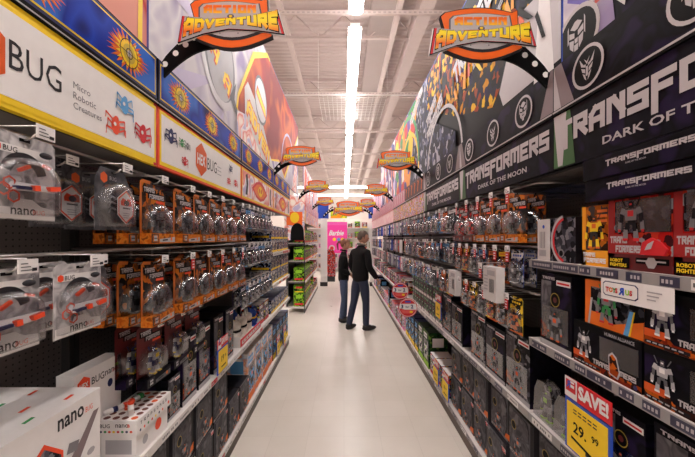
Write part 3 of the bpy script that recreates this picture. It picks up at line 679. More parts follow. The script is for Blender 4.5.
    b = MB(); b.box(-w, w, -.008, .02, 2.2815, 2.3005, BLACK); b.build('channel', t); b = MB(); b.box(-w, w, -.0095, -.0082, 2.287, 2.291, SILVER); b.build('trim_line', t)
# emblems: two generic mask shapes cut from polygons
def mask_a(b, cx, cz, s, y, m, dk):
    P = lambda l: [(cx+x*s, cz+z*s) for x, z in l]
    for l in ([(-.5,.45),(-.12,.3),(-.12,.05),(-.5,.15)], [(.5,.45),(.12,.3),(.12,.05),(.5,.15)], [(-.42,.62),(-.1,.85),(.1,.85),(.42,.62),(.1,.4),(-.1,.4)],
              [(-.5,.05),(-.16,-.05),(-.2,-.6),(-.45,-.35)], [(.5,.05),(.16,-.05),(.2,-.6),(.45,-.35)], [(-.12,-.02),(.12,-.02),(.1,-.25),(-.1,-.25)], [(-.15,-.32),(.15,-.32),(.12,-.75),(-.12,-.75)],
              [(-.62,.7),(-.54,.85),(-.54,.0),(-.62,-.1)], [(.62,.7),(.54,.85),(.54,.0),(.62,-.1)]): b.flat(P(l), y, m)
def mask_b(b, cx, cz, s, y, m, dk):
    P = lambda l: [(cx+x*s, cz+z*s) for x, z in l]
    for l in ([(-.65,.75),(-.3,.25),(-.1,.2),(-.1,.0),(-.5,.2)], [(.65,.75),(.3,.25),(.1,.2),(.1,.0),(.5,.2)], [(-.25,.6),(0,.35),(.25,.6),(0,.15)], [(-.5,.1),(-.15,-.1),(-.15,-.35),(-.4,-.2)], [(.5,.1),(.15,-.1),(.15,-.35),(.4,-.2)],
              [(-.08,.05),(.08,.05),(.1,-.5),(0,-.6),(-.1,-.5)], [(-.38,-.3),(-.15,-.45),(-.05,-.85),(-.2,-.7)], [(.38,-.3),(.15,-.45),(.05,-.85),(.2,-.7)]): b.flat(P(l), y, m)
for i in range(9):
    y0, y1 = RB[i], RB[i+1]; L = y1-y0; loc, rz = loc_board(1, y0, y1, XR); w = L/2-.003; o = (y0+y1)/2
    if i < 3: lab = 'black header sign with big silver lettering and a green patch, %s from the front' % ORD[i]
    elif i < 5: lab = 'header sign with streaks of yellow, purple and red, %s of two' % ['nearer', 'farther'][i-3]
    else: lab = 'pale pink header sign far along the right side, %s of four' % ORD[i-5]
    t = thing('header_sign', lab, 'sign', 'right header signs', loc, rz)
    S1 = art('streaky_sign_print', [(240, 190, 40), (120, 70, 150), (235, 225, 230), (205, 60, 60), (150, 190, 90)], 9, dist=2)
    S2 = art('pale_pink_print', [(240, 205, 205), (235, 190, 200), (246, 225, 220)], 9)
    fr = A_DARK if i < 3 else (S1 if i < 5 else S2)
    b = MB(); b.box(-w, w, -.002, .02, 1.98, 2.225, BLACK if i < 5 else S2, front=fr); b.build('sign_panel', t)
    if i < 3:
        b = MB(); sx0 = -.565 if i == 0 else -.47; b.block('TRANSFORMERS', sx0, 2.085, .095, -.004, SILVER, w=1.05, t=.25, tails=True)
        b.text('DARK OF THE MOON', sx0+.24, 2.018, .03, -.004, SILVER, .02, w=.62); b.build('lettering', t)
        b = MB(); b.flat([(-w, 1.985), (-.47, 1.985), (-.50, 2.22), (-w, 2.22)], -.003, mat('moss_print', (48, 92, 44)))
        b.flat([(-w+.03, 1.99), (-w+.06, 1.99), (-w+.085, 2.22), (-w+.0, 2.22)], -.0037, SILVER); b.build('light_flare', t)
    t2 = thing('emblem_strip', '', 'sign', 'right upper sign strips', loc, rz)
    fr = A_DARK if i < 3 else (mat('maroon_print', (74, 40, 44)) if i < 4 else mat('rose_print', (205, 130, 150)))
    b = MB(); b.box(-w, w, -.002, .02, 2.247, 2.45, BLACK, front=fr)
    if i < 3:
        b.flat([(-w, 2.25), (-w+.13, 2.25), (-w+.05, 2.447), (-w, 2.447)], -.003, TAUPE); b.flat([(w-.10, 2.25), (w, 2.25), (w, 2.447), (w-.02, 2.447)], -.003, TAUPE)
        b.flat([(-w, 2.25), (-w+.05, 2.25), (-w, 2.447)], -.0037, SILVER)
    b.build('sign_panel', t2)
    if i < 3:
        t2['label'] = 'black sign strip with round mask emblems, %s from the front' % ORD[i]
        for k, q in enumerate((-.40, .0, .36)):
            b = MB(); b.disc(q, 2.348, -.0045, .078, BLACK, 24); b.ring(q, 2.348, -.0052, .072, .084, SILVER, 28); (mask_a if (i*3+k) % 2 else mask_b)(b, q, 2.348, .062, -.0059, SILVER, BLACK); b.build('emblem', t2)
    else:
        t2['label'] = ('maroon sign strip with orange marks' if i == 3 else 'rose pink sign strip with white marks, %s from the front of its run' % ORD[i-4])
        for k in range(6):
            q = -.5+.2*k; b = MB(); m = ORANGE if i == 3 else WHITE
            b.flat([(q-.03, 2.28), (q, 2.28), (q+.015, 2.35), (q+.05, 2.40), (q+.03, 2.42), (q-.01, 2.38)], -.0045, m); b.flat([(q-.04, 2.4), (q+.0, 2.41), (q+.0, 2.43), (q-.04, 2.42)], -.0045, m); b.build('printed_mark', t2)
    t = thing('sign_rail', 'silver-lined rail between the right header signs, %s from the front' % ORD[i], 'rail', 'right sign rails', loc, rz)
    b = MB(); b.box(-w, w, -.008, .02, 2.2265, 2.2455, BLACK if i < 5 else PINKR); b.build('channel', t); b = MB(); b.box(-w, w, -.0095, -.0082, 2.236, 2.243, SILVER); b.build('trim_line', t)
# left run beyond the gap: pale header over green boxes
for i in range(3):
    y0 = 7.25+i*1.22; loc, rz = loc_board(-1, y0, y0+1.22, XL)
    t = thing('header_sign', 'pale pink header sign above the green boxes, %s from the gap' % ORD[i], 'sign', 'far left header signs', loc, rz)
    b = MB(); b.box(-.607, .607, -.002, .02, 2.0, 2.28, YELLOW, front=A_HDR); b.box(-.607, .607, -.002, .02, 2.285, 2.5, PINKR, front=art('mauve_print', [(200, 120, 130), (235, 200, 200), (190, 140, 170)], 8)); b.build('sign_panel', t)
# ------------------------------------------------------------------ tall graphic boards
def clip_poly(pts, x0, x1, z0, z1):
    def cl(P, f, g):
        out = []
        for i in range(len(P)):
            a, c = P[i], P[(i+1) % len(P)]; fa, fc = f(a), f(c)
            if fa >= 0: out.append(a)
            if fa*fc < 0: k = fa/(fa-fc); out.append((a[0]+(c[0]-a[0])*k, a[1]+(c[1]-a[1])*k))
        return out
    for f in (lambda p: p[0]-x0, lambda p: x1-p[0], lambda p: p[1]-z0, lambda p: z1-p[1]):
        if len(pts) < 3: return []
        pts = cl(pts, f, None)
    return pts
class Board:
    def __init__(s, side, y0, y1, X, z0, z1, base, name, label, edge):
        s.side, s.y0, s.y1, s.z0, s.z1 = side, y0, y1, z0, z1; s.o = (y0+y1)/2; s.k = 0
        s.t = thing(name, label, 'sign board', None, (side*X, s.o, 0), PI/2 if side < 0 else -PI/2)
        h = (y1-y0)/2-.003; b = MB(); b.box(-h, h, 0, .012, z0, z1, edge, front=base); b.build('board', s.t); s.b = MB()
        s.b.rect(-h, h, z1-.012, z1, -.0008, edge)
    def x(s, Z): return (Z-s.o)*(1 if s.side < 0 else -1)
    def p(s, pts, m):
        """pts are (distance down the aisle, height)"""
        h = (s.y1-s.y0)/2-.003; s.k += 1
        q = clip_poly([(s.x(a), c) for a, c in pts], -h, h, s.z0, s.z1-.012)
        if len(q) >= 3: s.b.flat(q, -.001-.0006*s.k, m)
    def ring(s, Z, z, r0, r1, m, a0=0, a1=2*PI, n=24):
        for i in range(n):
            a = a0+(a1-a0)*i/n; c = a0+(a1-a0)*(i+1)/n
            s.p([(Z+r0*math.cos(a), z+r0*math.sin(a)), (Z+r1*math.cos(a), z+r1*math.sin(a)), (Z+r1*math.cos(c), z+r1*math.sin(c)), (Z+r0*math.cos(c), z+r0*math.sin(c))], m); s.k -= 1
        s.k += 1
    def disc(s, Z, z, r, m, rz=None): s.p([(Z+r*math.cos(2*PI*i/26), z+(rz or r)*math.sin(2*PI*i/26)) for i in range(26)], m)
    def letters(s, st, Z, z, h, w, m, ang=0, t=.24, italic=0):
        """block letters on a slanted line; Z,z = lower left as read"""
        s.k += 1; x0 = s.x(Z); y = -.001-.0006*s.k; b = MB()
        M = Matrix.Translation((x0, 0, z)) @ Matrix.Rotation(-ang, 4, 'Y'); b.M = M
        b.block(st, 0, 0, h, y, m, w=w, t=t, shear=italic); s.more = getattr(s, 'more', []); h2 = (s.y1-s.y0)/2
        ok = all(-h2 < v[0] < h2 and s.z0 < v[2] < s.z1 for v in b.v)
        n = len(s.b.v)
        for f, mi in zip(b.f, b.mi):
            q = clip_poly([(b.v[i][0], b.v[i][2]) for i in f], -h2+.003, h2-.003, s.z0, s.z1)
            if len(q) >= 3: s.b.flat(q, b.v[f[0]][1], m)
    def done(s): s.b.build('printed_picture', s.t)
LB0, LT = 2.503, 3.83
A_LILAC = art('lilac_burst_print', [(206, 200, 204), (184, 176, 194), (214, 208, 210), (150, 136, 172)], 2.2, dist=.6)
A_PINKB = art('salmon_burst_print', [(190, 58, 48), (206, 104, 88), (180, 40, 36), (220, 150, 134)], 1.8, dist=.5)
A_REDB = art('red_orange_burst_print', [(136, 12, 12), (160, 26, 12), (196, 86, 18), (128, 10, 14)], 1.6, dist=.3)
NAV = mat('purple_edge', (86, 70, 140))
bd = Board(-1, .25, 1.49, XL+.04, LB0, LT, A_PINKB, 'graphic_board', 'salmon pink graphic board with a white lightning stroke, nearest on the left', NAV)
bd.p([(.9, 3.2), (1.0, 3.1), (1.22, 2.78), (1.26, 2.64), (1.18, 2.66), (1.1, 2.84)], WHITE); bd.p([(1.42, 2.5), (1.45, 2.5), (1.47, 3.8), (1.44, 3.8)], YELLOW); bd.done()
bd = Board(-1, 1.50, 3.93, XL+.04, LB0, LT, A_LILAC, 'graphic_board', 'white and lilac graphic board with a round emblem and the tip of a red poster', NAV)
bd.ring(1.72, 3.35, .55, .58, GREY, -1.4, 1.6)
for k in range(14):
    a = 2*PI*k/14; bd.p([(2.75+.45*math.cos(a), 3.0+.45*math.sin(a)), (2.75+1.2*math.cos(a-.06), 3.0+1.2*math.sin(a-.06)), (2.75+1.2*math.cos(a+.06), 3.0+1.2*math.sin(a+.06))], LILAC); bd.k -= 1
bd.k += 1
bd.ring(2.38, 2.98, .26, .30, GREY); bd.ring(2.38, 2.98, .30, .36, SILVER); bd.disc(2.38, 2.98, .26, LGREY, .30); bd.letters('A-A', 2.16, 2.93, .16, .42, DORANGE, ang=-.45, t=.3); bd.letters('A A', 2.17, 2.945, .13, .40, YELLOW, ang=-.45, t=.2)
bd.p([(2.7, 2.95), (3.05, 2.50), (2.55, 2.78)], MGREY); bd.p([(2.7, 2.95), (3.05, 2.50), (2.66, 2.80)], SILVER)
bd.p([(1.55, 3.8), (1.75, 3.8), (2.05, 3.35), (1.95, 3.3)], MGREY)
bd.p([(2.70, 2.76), (2.73, 2.88), (3.2, 3.5), (3.80, 3.83), (4.5, 3.83), (4.5, 2.5), (3.4, 2.5)], YELLOW); bd.p([(2.74, 2.76), (2.77, 2.87), (3.25, 3.46), (3.83, 3.79), (4.5, 3.79), (4.5, 2.5), (3.4, 2.5)], A_REDB)
bd.p([(2.72, 2.74), (3.3, 2.86), (3.93, 2.6), (3.93, 2.5), (2.7, 2.5)], A_HDR)
bd.p([(2.92, 3.02), (3.02, 3.12), (3.5, 2.98), (3.93, 2.66), (3.93, 2.44), (3.4, 2.60), (2.94, 2.78)], OFFW); bd.letters('ADVEN', 2.96, 2.80, .2, .95, DORANGE, ang=-.30, t=.34); bd.letters('ADVEN', 2.97, 2.83, .15, .93, YELLOW, ang=-.30, t=.26)
bd.disc(3.5, 3.14, .26, MGREY, .25); bd.disc(3.5, 3.14, .235, SILVER, .22); bd.p([(3.28, 3.14), (3.34, 3.24), (3.68, 3.12), (3.72, 3.0)], DORANGE); bd.p([(3.31, 3.15), (3.35, 3.21), (3.66, 3.11), (3.69, 3.03)], YELLOW); bd.done()
bd = Board(-1, 3.94, 6.37, XL+.04, LB0, LT, A_REDB, 'graphic_board', 'red poster board fading to a white swirl, third on the left', NAV)
bd.p([(3.9, 2.5), (3.9, 2.62), (4.5, 2.75), (4.9, 2.6), (6.4, 3.7), (6.4, 2.5)], YELLOW); bd.p([(3.9, 2.5), (3.9, 2.60), (4.5, 2.72), (4.95, 2.56), (6.4, 3.66), (6.4, 2.5)], A_LILAC)
bd.p([(3.94, 2.68), (4.25, 2.5), (3.94, 2.5)], OFFW)
bd.ring(5.3, 2.7, .6, .64, LILAC); bd.p([(5.6, 2.5), (6.3, 3.5), (6.1, 2.5)], A_HDR); bd.done()
for i, (y0, lab, m) in enumerate(((7.25, 'pale board of red and lilac swirls beyond the gap on the left', A_HDR), (9.3, 'small pale swirl board last on the left', A_LILAC))):
    bd = Board(-1, y0, y0+1.9, XL+.04, LB0, LT-.5, m, 'graphic_board', lab, NAV); bd.ring(y0+.9, 2.8, .3, .4, PINKR); bd.ring(y0+1.2, 3.0, .5, .54, LILAC); bd.p([(y0+.1, 2.6), (y0+.7, 3.2), (y0+.2, 3.3)], RORANGE); bd.done()
RT = 3.62; RZ = 2.453
A_GOLD = art('gold_mech_print', [(10, 8, 10), (40, 26, 16), (22, 16, 40), (206, 140, 18), (12, 10, 12), (150, 60, 16), (30, 20, 56), (224, 176, 30), (14, 12, 12)], 17, kind='vor')
A_SILV = art('silver_mech_print', [(14, 14, 26), (40, 42, 72), (96, 98, 124), (24, 24, 44), (170, 168, 182), (30, 28, 50)], 15, kind='vor')
A_RAIN = art('colour_swirl_print', [(40, 130, 60), (236, 206, 40), (240, 230, 225), (205, 50, 44), (90, 60, 140), (235, 150, 40)], 4, kind='vor')
A_VIO = art('violet_streak_print', [(60, 44, 110), (190, 170, 210), (225, 130, 90), (120, 60, 120), (240, 225, 225)], 5, kind='vor')
bd = Board(1, .25, 1.49, XR+.035, RZ, RT, A_DARK, 'graphic_board', 'dark board with a red and white streak and mask emblem, nearest on the right', BLACK)
bd.p([(1.49, 2.45), (1.49, 3.0), (1.42, 3.1), (1.22, 2.6), (1.2, 2.45)], A_LILAC); bd.p([(1.46, 2.72), (1.40, 3.1), (1.30, 3.0), (1.33, 2.62)], mat('violet_print', (92, 76, 170))); bd.p([(1.30, 2.6), (1.30, 2.95), (1.25, 2.9), (1.25, 2.6)], mat('coral_print', (206, 84, 70))); bd.p([(1.24, 2.6), (1.2, 2.9), (1.1, 2.8), (1.16, 2.5)], OFFW)
bd.disc(1.40, 2.53, .13, BLACK, .13); bd.ring(1.40, 2.53, .112, .13, SILVER); bm = bd.b; mask_a(bm, bd.x(1.40), 2.53, .085, -.001-.0006*(bd.k+1), SILVER, BLACK)
bd.k += 2; bd.done()
bd = Board(1, 1.50, 3.93, XR+.035, RZ, RT, BLACK, 'graphic_board', 'black board of golden machine artwork under slanted silver lettering', BLUE)
bd.p([(1.5, 3.1), (1.5, 3.3), (3.6, 3.62), (3.93, 3.62), (3.93, 3.2), (2.9, 2.75), (2.2, 2.55)], A_GOLD); bd.p([(1.5, 2.5), (1.5, 2.9), (1.9, 2.95), (2.1, 2.6), (2.05, 2.5)], SILVER); bd.p([(1.55, 2.45), (1.6, 3.0), (1.66, 3.0), (1.72, 2.45)], WHITE)
for k in range(46):   # bent machine limbs and plates
    rr = random.Random(k+5); u = rr.uniform(1.6, 3.6); v = 2.62+(u-1.6)*.22+rr.uniform(0, .5); a = rr.uniform(.5, 2.2); l = rr.uniform(.06, .2); wd = rr.uniform(.012, .035)
    bd.p([(u-wd, v-wd), (u+wd, v-wd*.4), (u+wd+l*math.cos(a), v+l*math.sin(a)), (u-wd*.5+l*math.cos(a), v+wd+l*math.sin(a))], [YELLOW, mat('amber_print', (240, 160, 20)), BLACK, DORANGE, mat('amber_print', (240, 160, 20)), DBLUE][k % 6]); bd.k -= .8
bd.k = int(bd.k)+1
bd.letters('TRANSFORMERS', 2.9, 3.02, .2, 1.35, SILVER, ang=.34, t=.27); bd.letters('DARK OF THE', 2.5, 2.96, .06, .8, LGREY, ang=.34)
bd.p([(2.9, 2.45), (2.9, 2.62), (3.5, 2.9), (3.93, 3.2), (3.93, 2.45)], A_SILV); bd.ring(3.3, 2.4, .55, .585, SILVER, 0, PI)
bd.letters('TRANS', 3.88, 2.96, .13, .42, SILVER, ang=.38, t=.27); bd.letters('FORMERS', 3.84, 2.80, .13, .62, SILVER, ang=.38, t=.27); bd.done()
bd = Board(1, 3.94, 6.37, XR+.035, RZ, RT, A_SILV, 'graphic_board', 'board of silver-blue machines turning to green and yellow swirls, third on the right', BLUE)
bd.p([(5.0, 2.45), (4.7, 3.0), (4.4, 3.62), (6.4, 3.62), (6.4, 2.45)], A_RAIN); bd.ring(5.0, 2.6, .6, .66, YELLOW, 0, PI); bd.ring(5.2, 2.7, .8, .88, GREEN, 0, PI); bd.letters('FORMERS', 4.9, 3.3, .14, .8, SILVER, ang=.3, t=.27); bd.done()
bd = Board(1, 6.38, 8.81, XR+.035, RZ, RT, A_VIO, 'graphic_board', 'violet board with orange streaks, fourth on the right', BLUE)
for k in range(5): bd.p([(6.6+.35*k, 2.45), (6.65+.35*k, 2.45), (7.2+.35*k, 3.6), (7.1+.35*k, 3.6)], [ORANGE, WHITE, PURPLE][k % 3])
bd.done()
bd = Board(1, 8.82, 11.25, XR+.035, RZ, RT-.4, A_PINK, 'graphic_board', 'pale pink board last on the right', BLUE); bd.ring(9.8, 2.8, .3, .4, PURPLE); bd.done()
# ------------------------------------------------------------------ hanging department signs on film-strip arms
def flame_mat():
    m, N, L, P = base_mat('flame_lettering'); tc = N.new('ShaderNodeTexCoord'); sp = N.new('ShaderNodeSeparateXYZ'); L.new(tc.outputs['Object'], sp.inputs[0])
    mr = N.new('ShaderNodeMath'); mr.operation = 'PINGPONG'; mr.inputs[1].default_value = .06
    ad = N.new('ShaderNodeMath'); ad.operation = 'ADD'; ad.inputs[1].default_value = .175; L.new(sp.outputs[2], ad.inputs[0]); L.new(ad.outputs[0], mr.inputs[0])
    mp = N.new('ShaderNodeMapRange'); mp.inputs['From Max'].default_value = .06; L.new(mr.outputs[0], mp.inputs['Value'])
    rp = N.new('ShaderNodeValToRGB'); rp.color_ramp.elements[0].color = lin((236, 96, 26))+(1,); rp.color_ramp.elements[1].color = lin((250, 226, 40))+(1,); rp.color_ramp.elements[1].position = .8
    L.new(mp.outputs[0], rp.inputs['Fac']); L.new(rp.outputs['Color'], P.inputs['Base Color']); P.inputs['Roughness'].default_value = .4
    return m
FLAME = flame_mat(); SGOR = mat('sign_orange', (240, 104, 22), .35)
def dept_sign():
    t = thing('department_sign', '', 'sign'); q = .000828
    C = lambda l: [((x-355)*q, (205-z)*q) for x, z in l]
    arc = lambda x0, x1, y0, dy, n=8: [(x0+(x1-x0)*i/n, y0+dy*math.sin(PI*i/n)) for i in range(n+1)]
    shield = [(128, 112)]+arc(150, 520, 92, -26)+[(548, 78), (552, 160), (575, 285)]+[(x, y) for x, y in arc(560, 148, 292, 58)]+[(150, 190)]
    out = lambda l, k: [(355+(x-355)*k, 205+(y-205)*(k+.02)) for x, y in l]
    b = MB(); b.prism(C(out(shield, 1.03))[::-1], 0, .022, CHAR); b.prism(C(shield)[::-1], -.003, -.0002, SGOR)
    inner = [(170, 128)]+arc(190, 490, 108, -14)+[(510, 105), (525, 180), (170, 190)]
    b.flat(C(inner)[::-1], -.0038, MGREY); b.flat(C(out(inner, .95))[::-1], -.0046, SILVER)
    el = arc(545, 170, 262, 50); b.flat(C([(170, 240), (545, 240)]+el)[::-1], -.0038, CHAR); b.flat(C([(190, 240), (525, 240)]+arc(520, 190, 255, 40))[::-1], -.0046, SILVER)
    b.disc(-.005, .022, -.0054, .016, MGREY, 12, .010); b.disc(-.005, .022, -.006, .008, YELLOW, 10, .006)
    for x in (290, 390): b.disc((x-355)*q, (205-272)*q, -.0054, .003, CHAR, 6)
    b.build('shield', t)
    ban = [(88, 183), (220, 196), (345, 203), (480, 182), (607, 148), (646, 282), (500, 262), (340, 254), (200, 280), (64, 327)]
    b = MB(); b.prism(C(out(ban, 1.03))[::-1], -.006, .002, WHITE); b.prism(C(out(ban, 1.015))[::-1], -.012, -.0062, BLACK); b.flat(C(ban)[::-1], -.0128, RED); b.flat(C(out(ban, .955))[::-1], -.0136, LGREY); b.build('banner', t)
    b = MB()
    def warp(p):
        u = p[0]; v = p[2]; x = 98+u*516
        tp = (192+14*math.sin(PI*min(1, u*1.0))-44*u*u) if u < 1 else 158
        bt = 308-58*math.sin(PI*u)-30*u
        py = bt+(tp-bt)*v
        return ((x+(-12+20*u)*(1-v)-355)*q, p[1], (205-py)*q)
    b.M = warp; b.block('ADVENTURE', 0, 0, 1, -.0144, BLACK, w=1, t=.36); b.block('ADVENTURE', .006, .05, .92, -.0152, FLAME, w=.985, t=.30); b.M = None
    b.block('ACTION', (200-355)*q, (205-162)*q, 46*q, -.0056, FLAME, w=290*q, t=.34); b.build('lettering', t)
    return t
def arm(X, side, parent_loc, label, holes=6, k=1.0):
    t = thing('film_strip_arm', label, 'sign arm', 'film-strip arms of the department signs', parent_loc); b = MB(); n = 12; o = []; inn = []
    for i in range(n+1):
        a = PI/2*i/n; o.append((-.02+.22*k*math.sin(a), .10+.15*k*(1-math.cos(PI/2-a)) if 0 else .02+.22*k*math.sin(a*.98)**.8)); inn.append((-.02+.26*k*(i/n), -.06+.16*k*math.sin(a)**.9))
    pts = [(side*x, z) for x, z in o]; pin = [(side*x, z) for x, z in inn]
    V = [(x, 0, z) for x, z in pts]+[(x, 0, z) for x, z in pin]+[(x, .012, z) for x, z in pts]+[(x, .012, z) for x, z in pin]; m = n+1; F = []
    for i in range(n): F += [(i, i+1, m+i+1, m+i), (2*m+i, 3*m+i, 3*m+i+1, 2*m+i+1), (i, 2*m+i, 2*m+i+1, i+1), (m+i, m+i+1, 3*m+i+1, 3*m+i)]
    F += [(0, m, 3*m, 2*m), (n, 2*m+n, 3*m+n, m+n)]
    b.add(V, F, BLACK); b.build('strip', t); b = MB()
    for i in range(1, n, 2):
        x = (pts[i][0]*.6+pin[i][0]*.4); z = pts[i][1]*.6+pin[i][1]*.4; b.disc(x, z, -.001, .014*k, WHITE, 12)
    b.build('film_holes', t); return t
ds = dept_sign(); first = True
for i in range(4):
    for side in (-1, 1):
        y = 1.5+2.44*i if not (i == 2 and side < 0) else 6.28
        if not first: c = dup_tree(ds)
        else: c = ds; first = False; USED.add(ds.name); kids(ds)
        x = -.515 if side < 0 else .635; z = 2.665 if side < 0 else 2.61
        c.location = (x, y, z)
        c['label'] = 'orange and red sign reading ACTION ADVENTURE hung on the %s, %s from the front' % (SN[side], ORD[i]); c['group'] = 'department signs along the aisle'; c['category'] = 'sign'
        arm(0, -side, (side*((XL if side < 0 else XR)-.006)+(0), y+.045, 2.47 if side < 0 else 2.42), 'black film-strip arm holding the %s sign on the %s' % (ORD[i], SN[side]))
# ------------------------------------------------------------------ merchandise
HOOKS = {}
def hook(side, X, Z, z, kind, lab):
    back = (XL if side < 0 else XR)+.418; L = round(back-(X-.03), 2)
    k = (kind, L)
    if k not in HOOKS: HOOKS[k] = peg_hook(kind, L)
    place(HOOKS[k], side, X-.03, Z, z, lab, 'peg hooks with price tags')
def row(proto, side, X, z, h, Zs, desc, rowd, grp, deep=0, dd=.1, kind='plain', n0=0, hooks=True, jit=.0):
    for j, Z in enumerate(Zs):
        pr = proto[j % len(proto)] if isinstance(proto, list) else proto
        ds = desc[j % len(desc)] if isinstance(desc, list) else desc
        x = X+R.uniform(-jit, jit)
        o = place(pr, side, x, Z, z, '%s, %s on the %s' % (ds, ORD[j+n0], rowd), grp, turn=R.uniform(-.04, .04))
        if pr.get('leaf'): pass
        for q in range(deep):
            place(pr, side, x+dd*(q+1), Z, z, '%s behind the %s on the %s' % (ds, ORD[j+n0], rowd), grp)
        if hooks: hook(side, x, Z, z+h-.011, kind if isinstance(kind, str) else kind[j % len(kind)], '%s, %s on the %s' % ('wire peg hook with white price tag' if kind == 'plain' else 'wire peg hook with price tags', ORD[j+n0], rowd))
nano = nano_card(); clam = hex_clam(); figo = figure_card('orange'); figr = figure_card('red'); figd = figure_card('dred')
G1 = 'white carded track toys'
place(nano, -1, .80, .815, 1.715, 'white and grey carded track toy at the left edge of the upper peg row', G1); hook(-1, .80, .815, 1.915, 'plain', 'peg hook holding the upper white carded track toy')
place(nano, -1, .82, .79, 1.385, 'white carded track toy at the left edge of the lower peg row', G1); hook(-1, .82, .79, 1.585, 'plain', 'peg hook holding the lower white carded track toy at the left edge')
place(nano, -1, .80, .985, 1.385, 'white carded track toy on the lower peg row, right beside another', G1); hook(-1, .80, .985, 1.585, 'plain', 'peg hook holding the second lower white carded track toy')
place(nano, -1, .91, .985, 1.385, 'white carded track toy directly behind the second lower one', G1)
G2 = 'grey clamshells with hexagon insert'
place(clam, -1, .97, 1.10, 1.705, 'grey clamshell pack half hidden behind the upper white carded toy', G2); hook(-1, .97, 1.10, 1.914, 'plain', 'peg hook holding the half hidden grey clamshell')
place(clam, -1, .85, 1.20, 1.70, 'grey clamshell with white hexagon insert hanging alone on the upper peg row', G2, turn=.05); hook(-1, .85, 1.20, 1.909, 'plain', 'peg hook holding the upper grey clamshell with hexagon insert')
place(clam, -1, .96, 1.215, 1.70, 'grey clamshell behind the upper one with hexagon insert', G2)
place(clam, -1, .90, 1.14, 1.37, 'grey clamshell with hexagon insert on the lower peg row', G2); hook(-1, .90, 1.14, 1.579, 'plain', 'peg hook holding the lower grey clamshell')
OF = 'orange carded robot figure in domed bubble'
Zl = [1.47, 1.74, 1.955, 2.17, 2.385, 2.60]
row(figo, -1, .86, 1.645, .28, Zl, OF, 'upper left peg row', 'orange carded robot figures', deep=2)
row(figo, -1, .86, 1.29, .28, Zl, OF, 'middle left peg row', 'orange carded robot figures', deep=2, kind=['plain', 'sale'])
row(figd, -1, .93, .985, .275, [1.56, 1.78, 2.0], 'dark red carded robot figure', 'lowest left peg row', 'dark red carded figures', deep=1)
# small packs
SPd = [('silver', A_MECH, DARK, GREY, SILVER), ('navy', A_MECHB, DBLUE, MGREY, LBLUE), ('purple', A_DARK, PURPLE, LGREY, SILVER), ('blue', A_MECHB, BLUE, GREY, WHITE),
       ('orange', A_ORG, ORANGE, DORANGE, YELLOW), ('white', A_GREYC, WHITE, LBLUE, BLUE), ('yellow', A_YEL, YELLOW, ORANGE, BLACK), ('red', A_RED, RED, GREY, WHITE), ('brown', A_FIRE, BROWN, LGREY, ORANGE)]
SP = {}
for i, (n, a, c1, c2, ac) in enumerate(SPd): SP[n] = small_pack('small_carded_figure', .125, .2, a, c1, c2, ac, seed=20+i)
def mix(names): return [SP[n] for n in names], ['small %s carded figure' % n for n in names]
Zc = [2.80+.14*i for i in range(8)]
for (z, rn, nn) in ((1.735, 'upper far left peg row', ['silver', 'navy', 'blue', 'purple']), (1.405, 'middle far left peg row', ['navy', 'silver', 'purple', 'blue', 'navy']), (1.06, 'lowest far left peg row', ['purple', 'navy', 'silver'])):
    p, d = mix(nn); row(p, -1, .865, z, .2, Zc, d, rn, 'small carded figures on the left pegs', deep=1, dd=.07)
BX = {}
def box_proto(key, w, h, d, m, a, c, lab=WHITE):
    t, b = carton('toy_box', w, h, d, m, front=a, top=m, side=a); b.rect(-w/2+.004, w/2-.004, h*.02, h*.16, -E, c); b.rect(-w*.42, w*.2, h*.78, h*.92, -E, lab)
    for i in range(4): b.rect(-w*.38+i*w*.14, -w*.29+i*w*.14, h*.82, h*.88, -2*E, m)
    for s in (-1, 1):
        b.add([(s*(w/2+E), d*.1, h*.1), (s*(w/2+E), d*.9, h*.1), (s*(w/2+E), d*.9, h*.25), (s*(w/2+E), d*.1, h*.25)], [(0, 1, 2, 3)], c)
        b.add([(s*(w/2+E), d*.2, h*.6), (s*(w/2+E), d*.8, h*.6), (s*(w/2+E), d*.8, h*.85), (s*(w/2+E), d*.2, h*.85)], [(0, 1, 2, 3)], lab)
    b.build('box', t)
    b = MB(); b.box(-w*.40, w*.42, -.003, -.001, h*.2, h*.74, CLEARD); b.build('clear_window', t)
    b = MB(); robot(b, h*.5, lab, CHAR, c, cy=0, z0=h*.2, seed=len(BX)+31); b.v = [(x, -.0045+y*.05, zz) for x, y, zz in b.v]; b.build('printed_figure', t)
    BX[key] = (t, w, h, d); return t
box_proto('blue', .19, .165, .26, DBLUE, A_MECHB, YELLOW, SILVER); box_proto('lime', .25, .30, .24, LIME, A_GRN, RED, LIME); box_proto('limes', .25, .17, .24, LIME, A_GRN, YELLOW, RED)
box_proto('peach', .25, .46, .2, OFFW, art('peach_picture', [(235, 215, 205), (220, 140, 90), (170, 190, 215), (240, 232, 226)], 12), ORANGE, LBLUE); box_proto('navy', .2, .4, .2, DBLUE, A_DARK, YELLOW, LBLUE)
box_proto('green', .25, .42, .22, mat('bottle_green', (20, 50, 26)), art('dark_green_art', [(10, 20, 12), (24, 70, 30), (14, 30, 18), (110, 150, 60)], 20), LIME, WHITE)
box_proto('redb', .24, .26, .22, RED, A_RED, YELLOW, WHITE); box_proto('clear', .12, .2, .16, LGREY, A_SMOKE, WHITE, GREEN); box_proto('mixb', .2, .22, .2, OFFW, A_MIX, RED, WHITE); box_proto('pinkb', .2, .24, .2, PINKR, A_PINK, PINK, WHITE)
def boxes(key, side, X, z, Zs, desc, grp, n0=0, jit=.008, ord_=True):
    for j, Z in enumerate(Zs): place(BX[key][0], side, X+R.uniform(0, jit), Z, z, desc % ORD[j+n0], grp)
